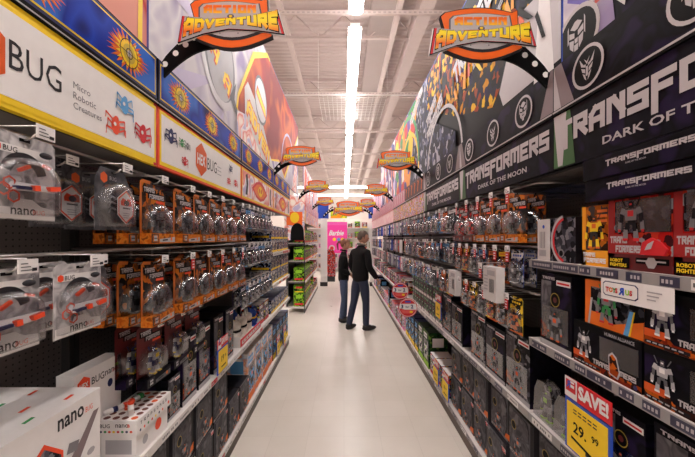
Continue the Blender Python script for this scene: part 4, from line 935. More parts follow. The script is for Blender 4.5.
for lv, (z, zn) in enumerate(((1.491, 'top'), (1.101, 'middle'), (.741, 'lower'))):
    for k in range(2 if lv != 2 else 1):
        boxes('blue', -1, .885, z+.1655*k, [4.06+.2*i for i in range(6)], 'blue toy box, %%s on the %s shelf before the gap, %s tier' % (zn, ['bottom', 'upper'][k]), 'blue toy boxes before the gap')
boxes('navy', -1, .88, .141, [4.15+.222*i for i in range(5)], 'tall navy toy box on the left base deck, %s before the gap', 'navy boxes on the left base deck')
boxes('peach', -1, .88, .141, [3.12+.265*i for i in range(4)], 'tall peach and white box, %s on the left base deck', 'peach boxes on the left base deck')
# left base deck and lower shelf
dot = dot_box(); dots = dot_box(.25, .265, .22, topc=mat('olive_box_top', (60, 58, 40)), stripe=False)
for j, Z in enumerate([1.53, 1.80, 2.07, 2.34, 2.61, 2.88]):
    place(dot, -1, .88, Z, .141, 'grey window box with black roundel, bottom tier, %s on the left base deck' % ORD[j], 'grey roundel boxes')
    if j < 4: place(dots, -1, .885, Z, .4115, 'grey window box with black roundel, upper tier, %s on the left base deck' % ORD[j], 'grey roundel boxes', turn=R.uniform(-.05, .05))
rb1 = ring_box(.17, .385, .2, 2); rb2 = ring_box(.12, .21, .18, 4, A_MECH)
place(rb2, -1, .885, 1.70, .741, 'small dark window box beside the white tube tray', None)
for j, Z in enumerate([1.87, 2.07, 2.30, 2.52]): place(rb1, -1, .885, Z, .741, 'tall dark window box with yellow ring, %s on the left shelf' % ORD[j], 'tall dark window boxes')
# nano cartons, tray, display
t, b = carton('toy_carton', .465, .397, .36, WHITE, front=WHITE, top=WHITE)
b.M = Matrix.Translation((0, .0, 0)); w, h = .465, .397
b.text('nano', .06, .338, .036, -E, CHAR, .02, w=.10); b.text('BUG', .167, .342, .018, -E, RORANGE, w=.03); b.text('BUG', -.2, .22, .05, -E, MGREY, .01)
b.flat(hexpts(.015, .215, .075, .115), -E, RORANGE); b.flat(hexpts(.015, .215, .065, .1), -2*E, A_MECH)
for (x, z, m) in ((.12, .2, LGREY), (.15, .15, LGREY), (-.05, .2, LGREY), (-.15, .25, LGREY), (.19, .2, LGREY), (-.2, .02, LGREY)): b.disc(x, z, -E, .018, m, 8, .012)
b.flat([(.10, .22), (.15, .27), (.20, .33), (.225, .33), (.18, .26), (.14, .20)], -2*E, TAUPE); b.flat([(.09, .25), (.13, .24), (.14, .27), (.1, .28)], -3*E, GREY)
top = [(-.19, .06, RORANGE), (-.12, .05, GREEN), (-.05, .1, RORANGE), (.02, .05, GREEN), (.08, .12, RORANGE), (.16, .05, RORANGE), (-.15, .2, ORANGE), (-.02, .24, RORANGE), (.1, .22, GREEN), (.19, .2, RORANGE), (.05, .3, ORANGE), (-.1, .31, RORANGE)]
for x, y, m in top: b.poly([(x-.018, y-.008, h+E), (x+.018, y-.004, h+E), (x+.018, y+.008, h+E), (x-.018, y+.004, h+E)], m)
b.poly([(-.12, .12, h+E), (-.06, .12, h+E), (-.06, .17, h+E), (-.12, .17, h+E)], YELLOW); b.poly([(-.11, .13, h+2*E), (-.07, .13, h+2*E), (-.07, .16, h+2*E), (-.11, .16, h+2*E)], DORANGE)
b.build('carton', t); place(t, -1, .87, .93, .7405, 'large white carton with orange and green dashes on its lid, at the bottom left corner')
t, b = carton('display_box', .26, .40, .07, WHITE, cat='display box')
b.flat(hexpts(-.085, .345, .036, .036), -E, RORANGE); b.text('HEX', -.107, .335, .02, -2*E, WHITE, .03, w=.044); b.text('BUG', -.045, .33, .03, -E, CHAR, .01, w=.07); b.text('nano', .03, .335, .02, -E, CHAR, .01); b.text('BUG', .075, .335, .014, -E, RORANGE)
b.disc(.06, .295, -E, .016, DBLUE, 10, .018); b.disc(.10, .36, -E, .012, LIME, 8, .008); b.disc(.105, .31, -E, .012, DORANGE, 8); b.build('box', t)
place(t, -1, 1.03, 1.375, .7405, 'white display box with orange hexagon and black lettering standing behind the tube tray')
t, b = carton('display_carton', .24, .105, .15, WHITE, cat='display box')
b.disc(.04, .06, -E, .026, RORANGE, 14); b.disc(-.06, .05, -E, .02, LGREY, 10)
b.add([(-.12-E, .02, .02), (-.12-E, .13, .02), (-.12-E, .13, .08), (-.12-E, .02, .08)], [(0, 1, 2, 3)], LGREY); b.build('box', t)
place(t, -1, .872, 1.49, .7405, 'white carton with orange dot directly under the tube tray')
t = thing('tube_tray', '', 'display tray'); b = MB(); b.box(-.132, .132, 0, .165, 0, .062, WHITE)
for i in range(9): b.block('TRAPSONGE'[i], -.11+i*.024, .034, .014, -E, MGREY, w=.012, t=.2)
b.disc(.11, .02, -E, .008, RORANGE, 8)
for i, m in enumerate((DBLUE, RORANGE, GREEN, RED, YELLOW, DBLUE, RORANGE)): b.disc(-.11+.028*i, .012, -E, .006, m, 8)
b.M = Matrix.Translation((-.132, .165, 0)) @ Matrix.Rotation(-PI/2, 4, 'Z')
b.text('BUG', .01, .032, .016, -E, CHAR, .01); b.text('nano', .075, .034, .014, -E, CHAR, .01); b.text('B', .125, .034, .014, -E, RORANGE, .03)
for i, m in enumerate((DBLUE, GREEN, RORANGE, YELLOW, RED, GREEN, DBLUE, RORANGE)): b.disc(.014+.018*i, .016, -E, .006, m, 8, .005)
b.M = None; b.build('tray', t); b = MB()
for i in range(7):
    for j in range(4):
        x, y = -.11+.0365*i, .024+.039*j; n = 12; V = [(x+.0135*math.cos(2*PI*k/n), y+.0135*math.sin(2*PI*k/n), .0624) for k in range(n)]; b.poly(V, BROWN if (i*3+j) % 4 else DORANGE)
b.build('holes', t); place(t, -1, .862, 1.49, .846, 'white tray punched with round holes for toy tubes, on a white carton')
def tube_toy(m, c, loc, dirn, L, lab, stand=False):
    t = thing('toy_tube', lab, 'toy tube', 'loose toy tubes on the tray', loc, dirn); b = MB(); r = .0115
    a = [(0, 0, 0), (0, 0, L)] if stand else [(-L/2, 0, r), (L/2, 0, r)]; b.tube(a, r, WHITE, 12); b.build('tube', t); b = MB()
    q = lambda s, e: ([(0, 0, s*L), (0, 0, e*L)] if stand else [(-L/2+s*L, 0, r), (-L/2+e*L, 0, r)])
    b.tube(q(.82, 1.01), r*1.12, m, 12); b.build('cap', t); b = MB(); b.tube(q(.35, .55), r*1.04, c, 12); b.build('band', t)
tube_toy(GREEN, RORANGE, (-.975, 1.50, .9095), 1.35, .11, 'white toy tube with green cap lying on the tray')
tube_toy(RORANGE, DBLUE, (-1.0, 1.43, .9095), 1.0, .09, 'white toy tube with blue band lying at the back of the tray')
tube_toy(RORANGE, WHITE, (-.915, 1.40, .9095), 0, .06, 'white toy tube with orange cap standing up in the tray', True)
# plush tray
t = thing('shelf_tray', 'red and white open tray of soft toys on the left shelf', 'tray', None, (-.87, 3.08, .7405), PI/2); b = MB()
b.box(-.33, .33, 0, .3, 0, .006, OFFW); b.box(-.33, .33, 0, .004, .006, .07, RED, front=RED); b.box(-.33, .33, .296, .3, .006, .07, OFFW); b.box(-.33, -.326, .004, .296, .006, .09, OFFW); b.box(.326, .33, .004, .296, .006, .09, OFFW); b.rect(-.3, .3, .02, .05, -E, OFFW)
for i in range(8): b.rect(-.27+.07*i, -.24+.07*i, .028, .044, -2*E, RED)
b.build('tray', t)
PLW = mat('white_plush', (226, 218, 208), .9, bump=.5, scale=60); PLB = mat('blue_plush', (34, 70, 150), .9, bump=.5, scale=60)
def plush(m, ac):
    t = thing('soft_toy', '', 'soft toy'); b = MB(); f = lambda q: q*(1+.08*noise.noise(q*40)); b.ball((0, 0, .065), .06, m, 10, (1, .9, 1.1), f); b.ball((0, -.01, .155), .048, m, 10, (1.1, 1, .95), f); b.build('body', t)
    for s in (-1, 1):
        b = MB(); b.ball((s*.04, 0, .2), .02, m, 7, (.7, .5, 1.5), f); b.build('ear', t); b = MB(); b.ball((s*.065, -.02, .08), .022, m, 7, (1, 1, 1.6), f); b.build('arm', t); b = MB(); b.ball((s*.04, -.05, .025), .026, m, 7, (1, 1.3, .9), f); b.build('foot', t)
    b = MB(); b.tube([(.053*math.cos(a), .05*math.sin(a), .115) for a in [2*PI*i/14 for i in range(15)]], .009, ac, 6, cap=False); b.build('collar', t); return t
pw = plush(PLW, BLACK); pb = plush(PLB, YELLOW)
for i, (dx, dz, u) in enumerate([(.035, 0, 2.84), (.035, 0, 3.01), (.035, 0, 3.18), (.18, 0.0, 2.85), (.18, 0.0, 3.02)]):
    place(pw, -1, .92+dx, u, .747+dz, 'white soft toy with black collar sitting in the red tray, %s from the front' % ORD[i], 'white soft toys in the tray', turn=R.uniform(-.3, .3))
for i, u in enumerate((3.20, 3.335)): place(pb, -1, 1.10 if i == 0 else .955, u, .747, 'blue soft toy with yellow collar in the red tray, %s of two' % ['nearer', 'farther'][i], 'blue soft toys in the tray', turn=R.uniform(-.3, .3))
boxes('mixb', -1, .89, .741, [3.53, 3.75], 'white printed toy box on the left shelf behind the soft toys, %s', 'white printed boxes')
# price signs
sg = price_sign(True); sg2 = price_sign(False, .19)
place(sg, 1, .945, 1.272, .79, 'blue and yellow price sign under a red SAVE! flash, reading 29.99', None)
place(sg2, -1, .846, 2.28, .745, 'yellow price sign with red flash in front of the left dark boxes', 'small yellow price signs')
for i, Z in enumerate((3.06, 3.38)): place(sg2, 1, .95, Z, .17, 'yellow price sign with red flash at the right base deck, %s of two' % ['nearer', 'farther'][i], 'small yellow price signs')
place(sg2, 1, .952, 3.3, .86, 'yellow price sign with red flash on the right lower shelf', 'small yellow price signs')
for i, Z in enumerate((4.25, 4.7)): place(sg2, -1, .855, Z, .16, 'yellow price sign by the navy boxes, %s of two' % ['nearer', 'farther'][i], 'small yellow price signs')
rs = round_sign()
for i, (X_, Z, z) in enumerate(((.842, 4.3, .625), (.83, 4.8, .765))): place(rs, 1, X_, Z, z, 'round red and white 3 for 2 sign on the right shelf edge, %s of two' % ['nearer', 'farther'][i], 'round offer signs', turn=PI/2)
# shelf talker with the store name
t = thing('shelf_sign', 'white shelf sign with coloured toy store lettering under the upper right shelf', 'sign'); b = MB()
b.prism([(-.135, -.002), (.135, .0), (.135, .075), (-.135, .075)], 0, .002, WHITE); W2 = -.0007
for q, m in ((0, DBLUE), (.003, WHITE)): b.flat([(-.125+q, .022+q), (-.115+q, .014+q), (.01-q, .014+q), (.02-q, .022+q), (.02-q, .058-q), (.01-q, .066-q), (-.115+q, .066-q), (-.125+q, .058-q)], W2*(1+(q > 0)), m)
for ch, x, m in (('T', -.112, RED), ('O', -.098, ORANGE), ('Y', -.083, GREEN), ('S', -.07, RED), ('R', -.052, BLUE), ('U', -.028, LIME), ('S', -.012, RED)): b.text(ch, x+(.019 if ch == 'R' else 0), .028 if ch != 'R' else .025, .018 if ch != 'R' else .026, -.0022, m, .05, sx=-1 if ch == 'R' else 1)
for i in range(3): b.rect(.05, .1-.01*i, .05-.012*i, .054-.012*i, W2, LGREY)
b.build('card', t); place(t, 1, .962, 1.085, 1.447, 'white shelf sign with coloured toy store lettering under the upper right shelf', turn=0)
# right near bay: boxes on shelf 1.56
def print_box(nm, w, h, d, m, a, side, lab, Z, X, z, two=True, txt=SILVER, fn=None, grp=None):
    t, b = carton(nm, w, h, d, m, front=a, top=m, side=side)
    if fn: fn(b, w, h)
    b.build('box', t); return place(t, 1, X, Z, z, lab, grp)
def longbox(b, w, h):
    b.block('TRANSFORMERS', -w*.30, h*.52, h*.22, -E, SILVER, w=w*.55, t=.26, tails=True); b.text('DARK OF THE MOON', -w*.15, h*.36, h*.07, -E, LGREY, .02)
    b.flat([(-w*.48, h*.05), (w*.4, h*.02), (w*.2, h*.3), (-w*.3, h*.2)], -E, A_DARK)
print_box('long_black_box', .52, .08, .30, BLACK, A_DARK, A_DARK, 'long black box with silver lettering, lower of the two on the top right stack', 1.01, .94, 1.807, fn=longbox)
print_box('long_black_box', .55, .08, .28, BLACK, A_DARK, A_DARK, 'long black box with silver lettering, topmost of the right stack', 1.0, .935, 1.8885, fn=longbox)
MRED = mat('brick_red_print', (158, 26, 26))
def redbox(b, w, h):
    b.rect(-w/2, -w/2+.025, 0, h, -E, MRED); b.flat([(-w/2, h*.22), (w*.05, h*.22), (w*.05, h*.36), (-w*.05, h*.40), (-w*.1, h*.50), (-w/2, h*.50)], -2*E, MRED); b.rect(-w/2, w/2, 0, h*.22, -E, DRED)
    b.block('TRANS', -w*.46, h*.37, h*.10, -3*E, SILVER, w=w*.3, t=.26); b.block('FORMERS', -w*.36, h*.24, h*.10, -3*E, SILVER, w=w*.42, t=.26)
    b.rect(-w*.48, -w*.12, h*.02, h*.17, -3*E, BLACK); b.text('ROBOT', -w*.46, h*.10, h*.05, -4*E, YELLOW, .03); b.text('FIGHTERS', -w*.46, h*.035, h*.05, -4*E, YELLOW, .03)
    for k in range(2): b.rect(-w*.02+k*w*.26, w*.2+k*w*.26, h*.1, h*.18, -3*E, BLACK); b.rect(k*w*.26, w*.16+k*w*.26, h*.13, h*.15, -4*E, SILVER)
    b.disc(w*.22, h*.12, -5*E, h*.08, SILVER, 6); b.rect(-w*.38, w*.48, h*.52, h*.97, -E, A_MECH)
def redx(Z, lab, m):
    o = print_box('robot_toy_box', .235, .245, .24, MRED, A_RED, MRED, lab, Z, .975, 1.561, fn=redbox, grp='red robot boxes'); c = [k for k in bpy.data.objects if k.parent == o][0]
    b = MB(); b.box(-.08, .113, -.004, -.001, .13, .238, CLEARD); b.build('clear_window', o); b = MB(); robot(b, .14, GREY, DARK, RED, cx=-.02, cy=0, z0=.1, seed=44); b.v = [(x, -.0055+y*.04, z) for x, y, z in b.v]; b.build('printed_figure', o)
    b = MB(); b.prism([(.02, .055), (.1, .055), (.11, .075), (.09, .095), (.06, .11), (.03, .095)], -.012, -.005, m); b.prism([(.04, .07), (.06, .075), (.07, .1), (.05, .09)], -.014, -.0121, SILVER); b.build('printed_car', o)
redx(1.083, 'red robot toy box with silver lettering, on the upper right shelf beside the yellow box', RED); redx(.845, 'red robot toy box with yellow car, at the right edge of the upper shelf', YELLOW)
def yelbox(b, w, h):
    b.rect(-w/2, -w/2+.02, 0, h, -E, mat('amber_print', (240, 160, 20))); b.rect(-w/2, w/2, 0, h*.26, -E, mat('amber_print', (240, 160, 20))); b.block('TRANS', -w*.46, h*.15, h*.07, -2*E, WHITE, w=w*.5, t=.26); b.block('FORMERS', -w*.42, h*.05, h*.08, -2*E, WHITE, w=w*.85, t=.26)
    for k in range(3): b.rect(w*.1, w*.48, h*(.72+.08*k), h*(.765+.08*k), -E, ORANGE)
o = print_box('robot_toy_box', .13, .235, .2, ORANGE, A_ORG, ORANGE, 'narrow yellow and orange robot toy box beside the red box on the upper shelf', 1.275, .98, 1.561, fn=yelbox)
b = MB(); robot(b, .13, YELLOW, CHAR, ORANGE, cx=0, cy=0, z0=.07, seed=50); b.v = [(x, -.003+y*.04, z) for x, y, z in b.v]; b.build('printed_figure', o)
def whitebox(b, w, h):
    for k in range(4): b.rect(-w*.3+.012*k, -w*.3+.012*k+.005, h*.3, h*.7, -E, GREY)
    b.rect(-w*.35, w*.2, h*.1, h*.25, -E, LGREY); b.disc(w*.0, h*.82, -E, .009, BLUE, 10)
print_box('white_toy_box', .10, .20, .18, WHITE, OFFW, A_MECH, 'white backed toy box with barcode at the end of the upper right shelf', 1.60, .98, 1.561, fn=whitebox)
print_box('curved_window_box', .15, .2, .18, BLACK, A_MECH, DARK, 'black toy box with red curved edge beside the white backed box', 1.455, .98, 1.561, fn=lambda b, w, h: (b.ring(w*.2, h*.5, -E, w*.62, w*.70, RED, 16, PI*.6, PI*1.4), b.ring(w*.2, h*.5, -2*E, w*.70, w*.78, SILVER, 16, PI*.6, PI*1.4), b.disc(-w*.1, h*.2, -E, .02, GREY, 12), b.disc(-w*.1, h*.2, -2*E, .013, BLACK, 12)))
al = alliance_box()
for j, (Z, z, lab) in enumerate(((1.225, 1.156, 'black landscape toy box standing on the shelf under the amber box'), (.90, 1.156, 'black landscape toy box at the right edge, lower of the stacked pair'), (.90, 1.330, 'black landscape toy box at the right edge, upper of the stacked pair'))):
    place(al, 1, .975, Z, z, lab, 'black landscape toy boxes')
def amber(b, w, h):
    b.rect(-w/2, -w/2+.03, 0, h, -E, ORANGE); b.flat([(-w/2, 0), (w/2, 0), (w/2, h*.35), (w*.0, h*.12), (-w*.2, h*.3), (-w/2, h*.3)], -2*E, ORANGE); b.rect(-w/2+.03, w/2, h*.85, h, -E, ORANGE); b.flat([(w*.2, h*.0), (w*.28, h*.0), (w*.36, h*.5), (w*.3, h*.5)], -3*E, LBLUE); b.flat([(w*.28, h*.0), (w*.31, h*.0), (w*.38, h*.5), (w*.36, h*.5)], -3*E, YELLOW); b.flat([(-w*.44, 0), (-w*.4, 0), (-w*.34, h*.6), (-w*.38, h*.6)], -3*E, SILVER)
o = print_box('robot_toy_box', .26, .175, .2, ORANGE, A_MECH, A_ORG, 'amber and black robot toy box lying on the black landscape box', 1.20, .985, 1.3295, fn=amber)
b = MB(); robot(b, .14, GREY, GREEN, RED, cx=-.02, cy=0, z0=.02, seed=51); b.v = [(x, -.004+y*.04, z) for x, y, z in b.v]; b.build('printed_figure', o)
rb3 = ring_box(.22, .345, .2, 6)
place(rb3, 1, .975, 1.507, 1.156, 'large dark window box with yellow ring at the end of the middle right shelf')
sh = shape_pack()
for j, Z in enumerate((1.46, 1.62)): place(sh, 1, .985, Z, .761, 'curved clear clamshell toy standing beside the price sign, %s of two' % ['nearer', 'farther'][j], 'curved clamshell toys')
rb4 = ring_box(.19, .30, .2, 7, A_DARK); rb5 = ring_box(.27, .33, .22, 8)
place(rb4, 1, .985, 1.16, .761, 'dark fire-coloured window box right behind the price sign'); place(rb5, 1, .985, .90, .761, 'broad dark window box at the lower right edge of the lower shelf')
# right bay B onwards
rb6 = ring_box(.255, .365, .22, 9, A_MECH)
for j, Z in enumerate([1.855, 2.13, 2.40, 2.58+.27, 3.0+.12]): place(rb5 if j % 2 else rb6, 1, .985, Z, .761, 'dark window box with yellow ring, %s along the right lower shelf' % ORD[j], 'dark window boxes on the right lower shelf')
for tier in (0, 1): boxes('clear', 1, .99, .761+.2005*tier, [3.34+.13*i for i in range(11)], 'narrow clear-fronted grey box, %s, ' + ['bottom', 'upper'][tier] + ' tier of the right lower shelf', 'narrow grey boxes on the right lower shelf')
for j in range(8):
    Z = 1.02+.27*j
    place(dot, 1, .985+R.uniform(-.01, .02), Z, .141, 'grey window box with black roundel, bottom tier, %s on the right base deck' % ORD[j], 'grey roundel boxes')
    place(dots, 1, .995+R.uniform(-.01, .02), Z, .4115, 'grey window box with black roundel, upper tier, %s on the right base deck' % ORD[j], 'grey roundel boxes', turn=R.uniform(-.05, .05))
boxes('mixb', 1, .99, .141, [3.2, 3.43, 3.65], 'white printed toy box, %s on the right base deck', 'white printed boxes')
boxes('green', 1, .985, .141, [3.92, 4.19], 'dark green toy box, %s on the right base deck', 'dark green boxes')
boxes('navy', 1, .985, .141, [4.45+.23*i for i in range(4)], 'tall navy toy box, %s on the right base deck', 'navy boxes on the right base deck')
row(figo, 1, .95, 1.645, .28, [1.79, 1.99, 2.19], OF, 'upper right peg row', 'orange carded robot figures', deep=1, kind='sale')
row(figr, 1, .95, 1.645, .28, [2.39, 2.60], 'red carded robot figure in domed bubble', 'upper right peg row', 'red carded robot figures', deep=1, kind='sale', n0=3)
p, d = mix(['blue', 'orange', 'brown', 'navy']); row(p, 1, .95, 1.405, .2, [1.79+.148*i for i in range(7)], d, 'middle right peg row', 'small carded figures on the right pegs', deep=1, dd=.07, kind='sale')
p, d = mix(['yellow', 'brown', 'orange', 'silver']); row(p, 1, .95, 1.145, .2, [1.80+.148*i for i in range(6)], d, 'lowest right peg row', 'small carded figures on the right pegs', deep=0, kind=['sale', 'plain'])
for i, (n, a, c1, c2, ac) in enumerate((('pale blue', A_GREYC, WHITE, LBLUE, GREY), ('clear', A_MECH, LGREY, GREY, WHITE), ('orange and grey', A_MECH, CHAR, ORANGE, GREY))):
    SP[n] = small_pack('large_carded_figure', .175, .22, a, c1, c2, ac, d=.06, seed=60+i)
rr = ['silver', 'white', 'navy', 'orange', 'yellow', 'blue', 'clear', 'brown', 'silver', 'clear', 'pale blue', 'orange and grey']
for z, rn in ((1.735, 'upper'), (1.455, 'middle'), (1.19, 'lowest')):
    nn = [R.choice(rr) for _ in range(13)]; p, d = mix(nn)
    d = [q.replace('small pale', 'large pale').replace('small clear', 'large clear').replace('small orange and', 'large orange and') for q in d]
    row(p, 1, .94, z-.02, .2, [2.84+.178*i for i in range(13)], d, '%s far right peg row' % rn, 'small carded figures on the far right pegs', deep=1, dd=.07, kind=['plain', 'sale', 'plain'], jit=.025)
FP = [flatpack('carded_toy', .16, .22, .05, a, c, e) for a, c, e in ((A_MIX, WHITE, RED), (A_PINK, LGREY, WHITE), (A_MECH, GREY, SILVER), (A_MECHB, BLUE, WHITE), (A_RED, DRED, YELLOW), (A_SILV, LGREY, PURPLE))]
FD = ['mixed-colour', 'pink', 'grey', 'blue', 'red', 'pale silver']
for z, rn in ((1.72, 'upper'), (1.42, 'middle'), (1.13, 'lowest')):
    for j in range(27):
        k = R.choice([0, 1, 2, 2, 3, 4, 5, 5]); place(FP[k], 1, .95+R.uniform(-.03, .04), 5.28+.21*j, z, '%s carded toy, %s on the %s peg row behind the couple' % (FD[k], ORD[j], rn), 'carded toys behind the couple')
for j in range(24):
    k = R.choice(['mixb', 'pinkb', 'mixb', 'clear']); place(BX[k][0], 1, .99, 5.33+.24*j if k != 'redb' else 5.33+.24*j, .761, '%s box, %s on the shelf behind the couple' % ({'mixb': 'white printed', 'pinkb': 'pink', 'clear': 'narrow grey'}[k], ORD[j]), 'boxes on the shelf behind the couple')
for j in range(22):
    k = R.choice(['mixb', 'pinkb', 'navy']); place(BX[k][0], 1, .99, 5.45+.25*j, .141, '%s box, %s on the base deck behind the couple' % ({'mixb': 'white printed', 'pinkb': 'pink', 'navy': 'navy'}[k], ORD[j]), 'boxes on the base deck behind the couple')
# left run beyond the gap
for z, zn in ((1.561, 'top shelf'), (1.161, 'second shelf'), (.701, 'third shelf'), (.141, 'base deck')):
    for j in range(13):
        Z = 7.40+.275*j; k = 'lime' if j < 5 or j in (7,) else ('redb' if j % 2 else 'mixb')
        place(BX[k][0], -1, .885, Z, z, '%s box, %s from the gap on the far left %s' % ({'lime': 'lime green', 'redb': 'red', 'mixb': 'white printed'}[k], ORD[j], zn), 'boxes on the far left run')
        if k == 'lime' and z < .2: place(BX['limes'][0], -1, .885, Z, z+.301, 'short lime green box stacked on the base deck pile, %s from the gap' % ORD[j], 'boxes on the far left run')
# end panel of the far left run
t = thing('end_panel', 'flame-coloured end panel with black arch shape at the gap', 'sign board', None, (-1.12, 7.2, 0)); b = MB(); b.box(-.2, .25, 0, .02, 1.62, 2.62, ORANGE, front=A_HDR)
b.rect(-.15, .2, 1.95, 2.25, -.001, SGOR); b.disc(.03, 2.12, -.002, .1, YELLOW, 14, .12); b.build('panel', t)
b = MB(); b.prism([(-.06, 1.62), (.24, 1.62), (.235, 1.78)]+[(.09+.145*math.cos(a), 1.80+.2*math.sin(a)) for a in [PI*i/10 for i in range(1, 10)]]+[(-.055, 1.78)], -.012, -.0025, BLACK); b.build('arch_shape', t)
b = MB(); b.tube([(.24, .04, 0), (.24, .04, 1.7)], .01, UPR, 6); b.build('post', t)
# ------------------------------------------------------------------ end of the aisle
for s in (-1, 1):
    t = thing('end_column', 'white square column at the end of the aisle on the %s' % SN[s], 'column', 'end columns', (-.70 if s < 0 else 1.02, 11.4, 0)); b = MB(); b.box(-.11, .11, -.1, .1, .14, 2.35, LAMPB); b.build('shaft', t)
    b = MB(); b.box(-.125, .125, -.115, .115, 0, .14, UPR); b.build('foot', t); b = MB(); b.box(-.22 if s < 0 else -.16, .16 if s < 0 else .2, -.06, .06, 2.351, 2.85, BLUE); b.build('blue_cap', t)
    arm(0, -s, ((-.70 if s < 0 else 1.02)+(-s)*.0, 11.286, 2.42), 'large black film-strip arm on the %s end column' % SN[s], k=1.5)
c = dup_tree(ds); c.location = (.15, 11.12, 2.68); c.scale = (2.15, 2.15, 2.15); c['label'] = 'large ACTION ADVENTURE sign spanning the end of the aisle'; c['category'] = 'sign'; c['group'] = 'department signs along the aisle'
t = thing('pink_sign', 'bright pink hanging sign with white script lettering beyond the aisle', 'sign', None, (-.30, 13.4, 1.05)); b = MB(); HOT = mat('hot_pink_print', (240, 60, 160)); b.box(-.43, .43, 0, .04, 0, 1.28, HOT)
b.text('Barbie', -.33, .72, .22, -.002, WHITE, .03, w=.6, shear=.3); b.rect(-.42, .42, 1.15, 1.27, -.001, PINK)
for x, m in ((-.1, YELLOW), (.08, LBLUE), (.24, YELLOW)): b.disc(x, .56, -.002, .07, m, 12)
b.disc(-.2, .2, -.002, .13, OFFW, 16); b.disc(-.2, .2, -.003, .08, RED, 12); b.disc(.05, .16, -.002, .1, PINK, 12); b.build('panel', t)
b = MB()
for s in (-1, 1): b.box(s*.40-.02, s*.40+.02, .01, .04, -1.05, -.001, HOT)
b.build('stand', t)
t = thing('red_display_stand', 'red floor display stand with dark base below the pink sign', 'display stand', None, (-.52, 12.6, 0)); b = MB(); b.box(-.19, .19, -.15, .15, .2, 1.02, DRED, front=A_RED, side=A_RED); b.build('body', t); b = MB(); b.box(-.17, .17, -.13, .13, 0, .2, UPR); b.build('base', t); b = MB(); b.prism([(-.19, 1.021), (.19, 1.021), (.12, 1.2), (-.1, 1.25)], -.05, -.02, RED, A_RED); b.build('header_card', t)
t = thing('blue_display_stand', 'blue and pink floor display stand beyond the couple', 'display stand', None, (-.05, 13.1, 0)); b = MB(); b.box(-.16, .16, -.15, .15, .12, .5, BLUE); b.box(-.16, .16, -.15, .15, .501, 1.0, PINK); b.build('body', t); b = MB(); b.box(-.15, .15, -.14, .14, 0, .12, UPR); b.build('base', t)
def unit(x, y, w, lab, n):
    t = thing('white_shelf_unit', lab, 'shelving', 'white shelf units beyond the aisle', (x, y, 0)); b = MB(); b.box(-w/2, w/2, .36, .4, 0, 2.6, LAMPB); b.build('back_panel', t)
    for s in (-1, 1): b = MB(); b.box(s*w/2-.03, s*w/2+.03, 0, .36, 0, 2.6, LAMPB); b.build('side_panel', t)
    for k in range(5): b = MB(); b.box(-w/2+.03, w/2-.03, .0, .36, .15+.5*k, .18+.5*k, LAMPB); b.build('shelf', t)
    rr = random.Random(n)
    for k in range(5):
        X = -w/2+.2
        while X < w/2-.2:
            q = rr.choice(['mixb', 'pinkb', 'redb', 'lime', 'blue']); o = dup_tree(BX[q][0]); o.location = (x+X, y+.03, .181+.5*k); o.rotation_euler = (0, 0, 0); o['group'] = 'toy boxes beyond the aisle'
            o['label'] = '%s box on the %s shelf of the %s, near the %s' % ({'mixb': 'white printed', 'pinkb': 'pink', 'redb': 'red', 'lime': 'lime green', 'blue': 'blue'}[q], ['lowest', 'second', 'third', 'fourth', 'top'][k], n and ['', 'centre back unit', 'left back unit', 'right back unit'][n], ['left end', 'left middle', 'centre', 'right middle', 'right end', 'far right end'][min(5, int((X+w/2)/w*5.5))]); X += .36
unit(.9, 16, 1.6, 'white shelf unit of toy boxes beyond the right column', 1); unit(-1.1, 16.4, 2.0, 'white shelf unit of toy boxes beyond the pink sign', 2); unit(3.2, 17, 2.0, 'white shelf unit of toy boxes far right beyond the aisle', 3)
t = thing('hanging_banner', 'yellow and green banner hung above the pink sign', 'banner', None, (-.15, 15.72, 0)); b = MB(); b.box(-.5, .3, 0, .02, 2.62, 3.15, YELLOW, front=art('yellow_green_print', [(240, 210, 40), (120, 180, 50), (240, 150, 40)], 3)); b.build('panel', t); b = MB()
for s in (-.45, .25): b.tube([(s, .01, 3.151), (s, .01, 6.3)], .006, CEILST, 5)
b.build('hanger', t)

t, b = carton('barcode_pack', .17, .20, .05, OFFW, front=OFFW)
for k in range(9): b.rect(.0+.007*k, .0035+.007*k, .05, .13, -E, CHAR)
for k in range(5): b.rect(-.07, -.02, .14-.02*k, .148-.02*k, -E, LGREY)
b.rect(-.03, .07, .15, .18, -E, LGREY); b.build('box', t)
place(t, 1, .86, 1.93, 1.30, 'white backed pack hung turned round with barcode showing, right side', None); hook(1, .86, 1.93, 1.489, 'sale', 'peg hook holding the white backed barcode pack')
place(t, 1, .90, 2.72, 1.20, 'white backed pack with barcode farther down the right side', None)

for o in [o for o in bpy.data.objects if o.parent is None and o.type == 'EMPTY' and o.get('label') == '']+[o for o in bpy.data.objects if o.parent is None and o.type == 'MESH' and o.get('label') == '']:
    for c in [c for c in bpy.data.objects if c.parent == o]: bpy.data.objects.remove(c)
    bpy.data.objects.remove(o)
